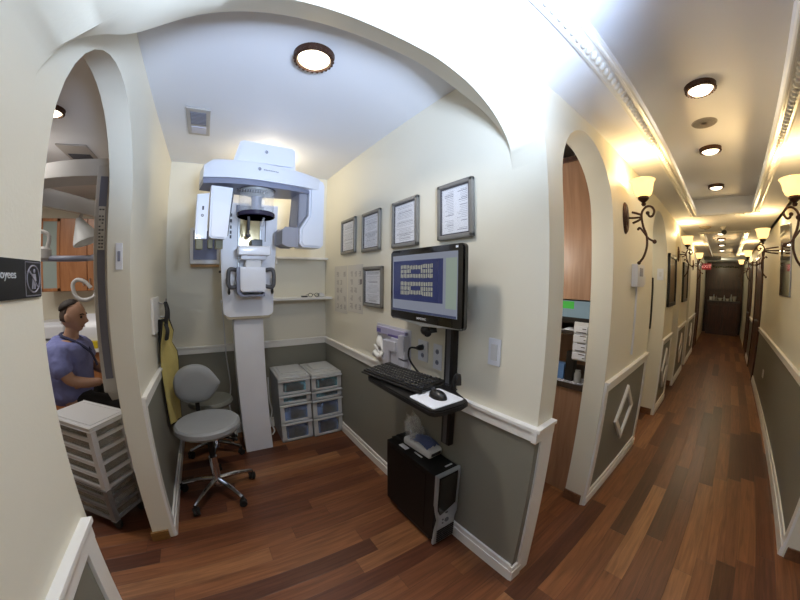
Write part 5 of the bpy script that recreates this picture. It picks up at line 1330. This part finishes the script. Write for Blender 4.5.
# reception at the far end
rc = thing('reception_counter', (12.6, 0, 0), 'dark wooden reception counter closing the far end of the corridor', 'counter')
b = MB(); b.box(12.45, 12.9, -.5, .45, 0, 1.04, .006); b.build('front', 'darkwood', rc)
b = MB(); b.box(12.40, 12.92, -.53, .47, 1.04, 1.085, .008); b.build('counter_top', 'counter', rc)
b = MB(); b.box(12.44, 12.452, -.45, -.05, .12, .95, .004); b.box(12.44, 12.452, .0, .40, .12, .95, .004); b.build('panel', 'darkwood', rc)
b = MB(); b.box(12.93, 13.0, -.56, .52, 1.45, 2.30, .006); tag(b.build('wall_panel', M['darkwood']), 'dark wooden panel above the far reception counter', 'panel')
rnd = random.Random(31)
its = [('cup', .36, .12, .05, 'offwhite'), ('bottle', .27, .2, .035, 'silver'), ('bottle', .19, .15, .04, 'steel'), ('bowl', .075, .09, .07, 'trim'), ('bottle', -.05, .18, .03, 'silver'), ('bowl', -.15, .08, .06, 'trim'), ('bottle', -.26, .22, .04, 'silver'), ('jar', -.36, .16, .05, 'dentgrey')]
words = ['leftmost', 'second from left', 'third from left', 'fourth from left', 'fifth from left', 'sixth from left', 'second from right', 'rightmost']
for (kd, y, h, r_, m_), wd in zip(its, words):
    b = MB()
    if kd == 'bowl': b.lathe([(0, 0), (r_ * .5, 0), (r_, h), (r_ * .92, h), (r_ * .45, .01), (0, .01)], c=(12.6, y, 1.0855), n=18)
    elif kd == 'bottle': b.lathe([(0, 0), (r_, 0), (r_, h * .6), (r_ * .4, h * .75), (r_ * .4, h), (0, h)], c=(12.6, y, 1.0855), n=16)
    else: b.lathe([(0, 0), (r_ * .8, 0), (r_, h), (r_ * .9, h), (r_ * .7, .01), (0, .01)], c=(12.6, y, 1.0855), n=16)
    tag(b.build(kd, M[m_]), 'small %s on the far reception counter, %s in the row' % (kd, wd), kd, 'things on the far reception counter')
ga = thing('light_garland', (12.9, 0, 2.2), 'leafy garland with small pale berries across the top of the far panel', 'garland')
P = [(12.88, .5 - 1.0 * k / 40, 2.235 - .05 * abs(math.sin(k * .39))) for k in range(41)]
b = MB(); b.tube(P, .012, n=6)
rnd = random.Random(5)
for p in P:
    for q in range(3):
        b.ball((p[0] - .012 * rnd.random(), p[1] + .02 * (rnd.random() - .5), p[2] + .04 * (rnd.random() - .6)), .018, n=6, sc=(.5, 1, .7))
b.build('hanging_leaves', mat('garland_green', srgb(58, 56, 34), .7, noise=.4, nscale=40), ga)
b = MB()
for p in P[::3]: b.ball((p[0] - .025, p[1], p[2] - .03 * rnd.random()), .012, n=8)
b.build('berries', mat('berry_pale', srgb(206, 190, 140), .4), ga)

dup(d0, (-1.08, 2.17, ZC), label='round bronze ceiling light in the treatment room at the doorway arch edge')
# ---------------------------------------------------------------- lights, camera, look
def light(kind, loc, power, col, size=.1, rot=None, spread=None, name='lamp', spec=1.0, shape=None, sy=None):
    l = bpy.data.lights.new(name, kind); l.energy = power; l.color = col
    if kind == 'AREA':
        l.size = size
        if shape: l.shape = shape
        if sy: l.size_y = sy
        if spread: l.spread = R(spread)
    elif kind in ('POINT', 'SPOT'):
        l.shadow_soft_size = size
        if kind == 'SPOT': l.spot_size = R(spread or 120); l.spot_blend = .6
    l.specular_factor = spec
    o = bpy.data.objects.new(name, l); COL.objects.link(o); o.location = loc
    if rot: o.rotation_euler = rot
    return o
WARM = (1.0, .78, .48); NEU = (1.0, .93, .82); COOL = (.60, .75, 1.0)
fl_dir = Vector((.08, .75, .58)).to_track_quat('-Z', 'Y').to_euler()
light('SPOT', (.44, .06, 1.98), LP['flash'], COOL, .10, rot=fl_dir, spread=130, name='bounced_flash', spec=0.0)
fill_dir = Vector((.02, .76, .64)).to_track_quat('-Z', 'Y').to_euler()
light('SPOT', (.25, -.42, 1.62), LP['cool_fill'], COOL, .15, rot=fill_dir, spread=84, name='alcove_fill', spec=0.0)  # unseen cool fill added behind the camera to light the alcove ceiling
light('AREA', (.355, 1.255, ZC - .05), LP['alcove'], (1, .91, .78), .16, rot=(0, 0, 0), spread=125, shape='DISK', name='alcove_lamp')
light('POINT', (.42, 2.62, 2.47), LP['hidden'], (1.0, .86, .6), .04, name='hidden_lamp')
for i, q in enumerate(CLL):
    x, y = q[:2]
    light('AREA', (x, y, (q[2] if len(q) > 2 else ZT) - .05), LP['down'], (1, .88, .68), .12, rot=(0, 0, 0), shape='DISK', name='downlight_lamp')
for i, (x, y, z) in enumerate(SCL):
    light('POINT', (x, y, z + .06), LP['sconce'], (1.0, .74, .36), .04, name='sconce_lamp', spec=.4)
light('POINT', (11.7, .05, 2.2), 4, (1, .92, .62), .08, name='reception_fill', spec=.3)  # unseen warm fill added to brighten the far counter and end ceiling
light('AREA', (-1.9, 2.6, ZC - .06), LP['treat'], (1, .96, .9), 1.0, rot=(0, 0, 0), name='treatment_lamp')
light('POINT', (1.5, 1.25, 1.7), LP['office'], (1, .95, .85), .15, name='office_fill')  # unseen fill added to brighten the desk beyond the first opening
light('POINT', (3.6, 1.5, 2.2), LP['office'], (1, .95, .85), .15, name='office_fill')  # same added fill for the room behind the second opening
light('AREA', (1.0, -2.0, ZC - .06), LP['lobby'], (.95, .97, 1), 1.0, rot=(0, 0, 0), name='lobby_lamp')
w = bpy.data.worlds.new('room_ambient'); S.world = w; w.use_nodes = True
w.node_tree.nodes['Background'].inputs[0].default_value = (.5, .52, .56, 1); w.node_tree.nodes['Background'].inputs[1].default_value = .05

cam = bpy.data.cameras.new('camera'); co = bpy.data.objects.new('camera', cam); COL.objects.link(co)
cam.type = 'PANO'; cam.panorama_type = 'FISHEYE_LENS_POLYNOMIAL'
cam.fisheye_fov = R(200); cam.sensor_width = 36; cam.sensor_height = 27; cam.sensor_fit = 'HORIZONTAL'
K = (0.07392654614900547, 0.00010830604111932613, -5.0816574992042534e-05, 7.097293494244522e-07)
cam.fisheye_polynomial_k0 = 0; cam.fisheye_polynomial_k1 = -K[0]; cam.fisheye_polynomial_k2 = -K[1]; cam.fisheye_polynomial_k3 = -K[2]; cam.fisheye_polynomial_k4 = -K[3]
cam.clip_start = .01
yaw, pitch, roll = R(34.288), R(-3.926), R(.556)
fwd = Vector((math.sin(yaw), math.cos(yaw), 0)); right = Vector((math.cos(yaw), -math.sin(yaw), 0)); up = Vector((0, 0, 1))
f = fwd * math.cos(pitch) + up * math.sin(pitch); u = -fwd * math.sin(pitch) + up * math.cos(pitch)
r = right * math.cos(roll) + u * math.sin(roll); u2 = -right * math.sin(roll) + u * math.cos(roll)
co.matrix_world = Matrix(((r.x, u2.x, -f.x, 0), (r.y, u2.y, -f.y, 0), (r.z, u2.z, -f.z, 1.5), (0, 0, 0, 1)))
S.camera = co
S.view_settings.view_transform = 'Standard'; S.view_settings.look = 'None'; S.view_settings.gamma = 1; S.view_settings.use_curve_mapping = False
S.view_settings.exposure = LP['exposure']
S.cycles.use_denoising = True; S.cycles.max_bounces = 8; S.cycles.diffuse_bounces = 5; S.cycles.transparent_max_bounces = 12
S.cycles.sample_clamp_indirect = 6; S.cycles.caustics_reflective = False; S.cycles.caustics_refractive = False
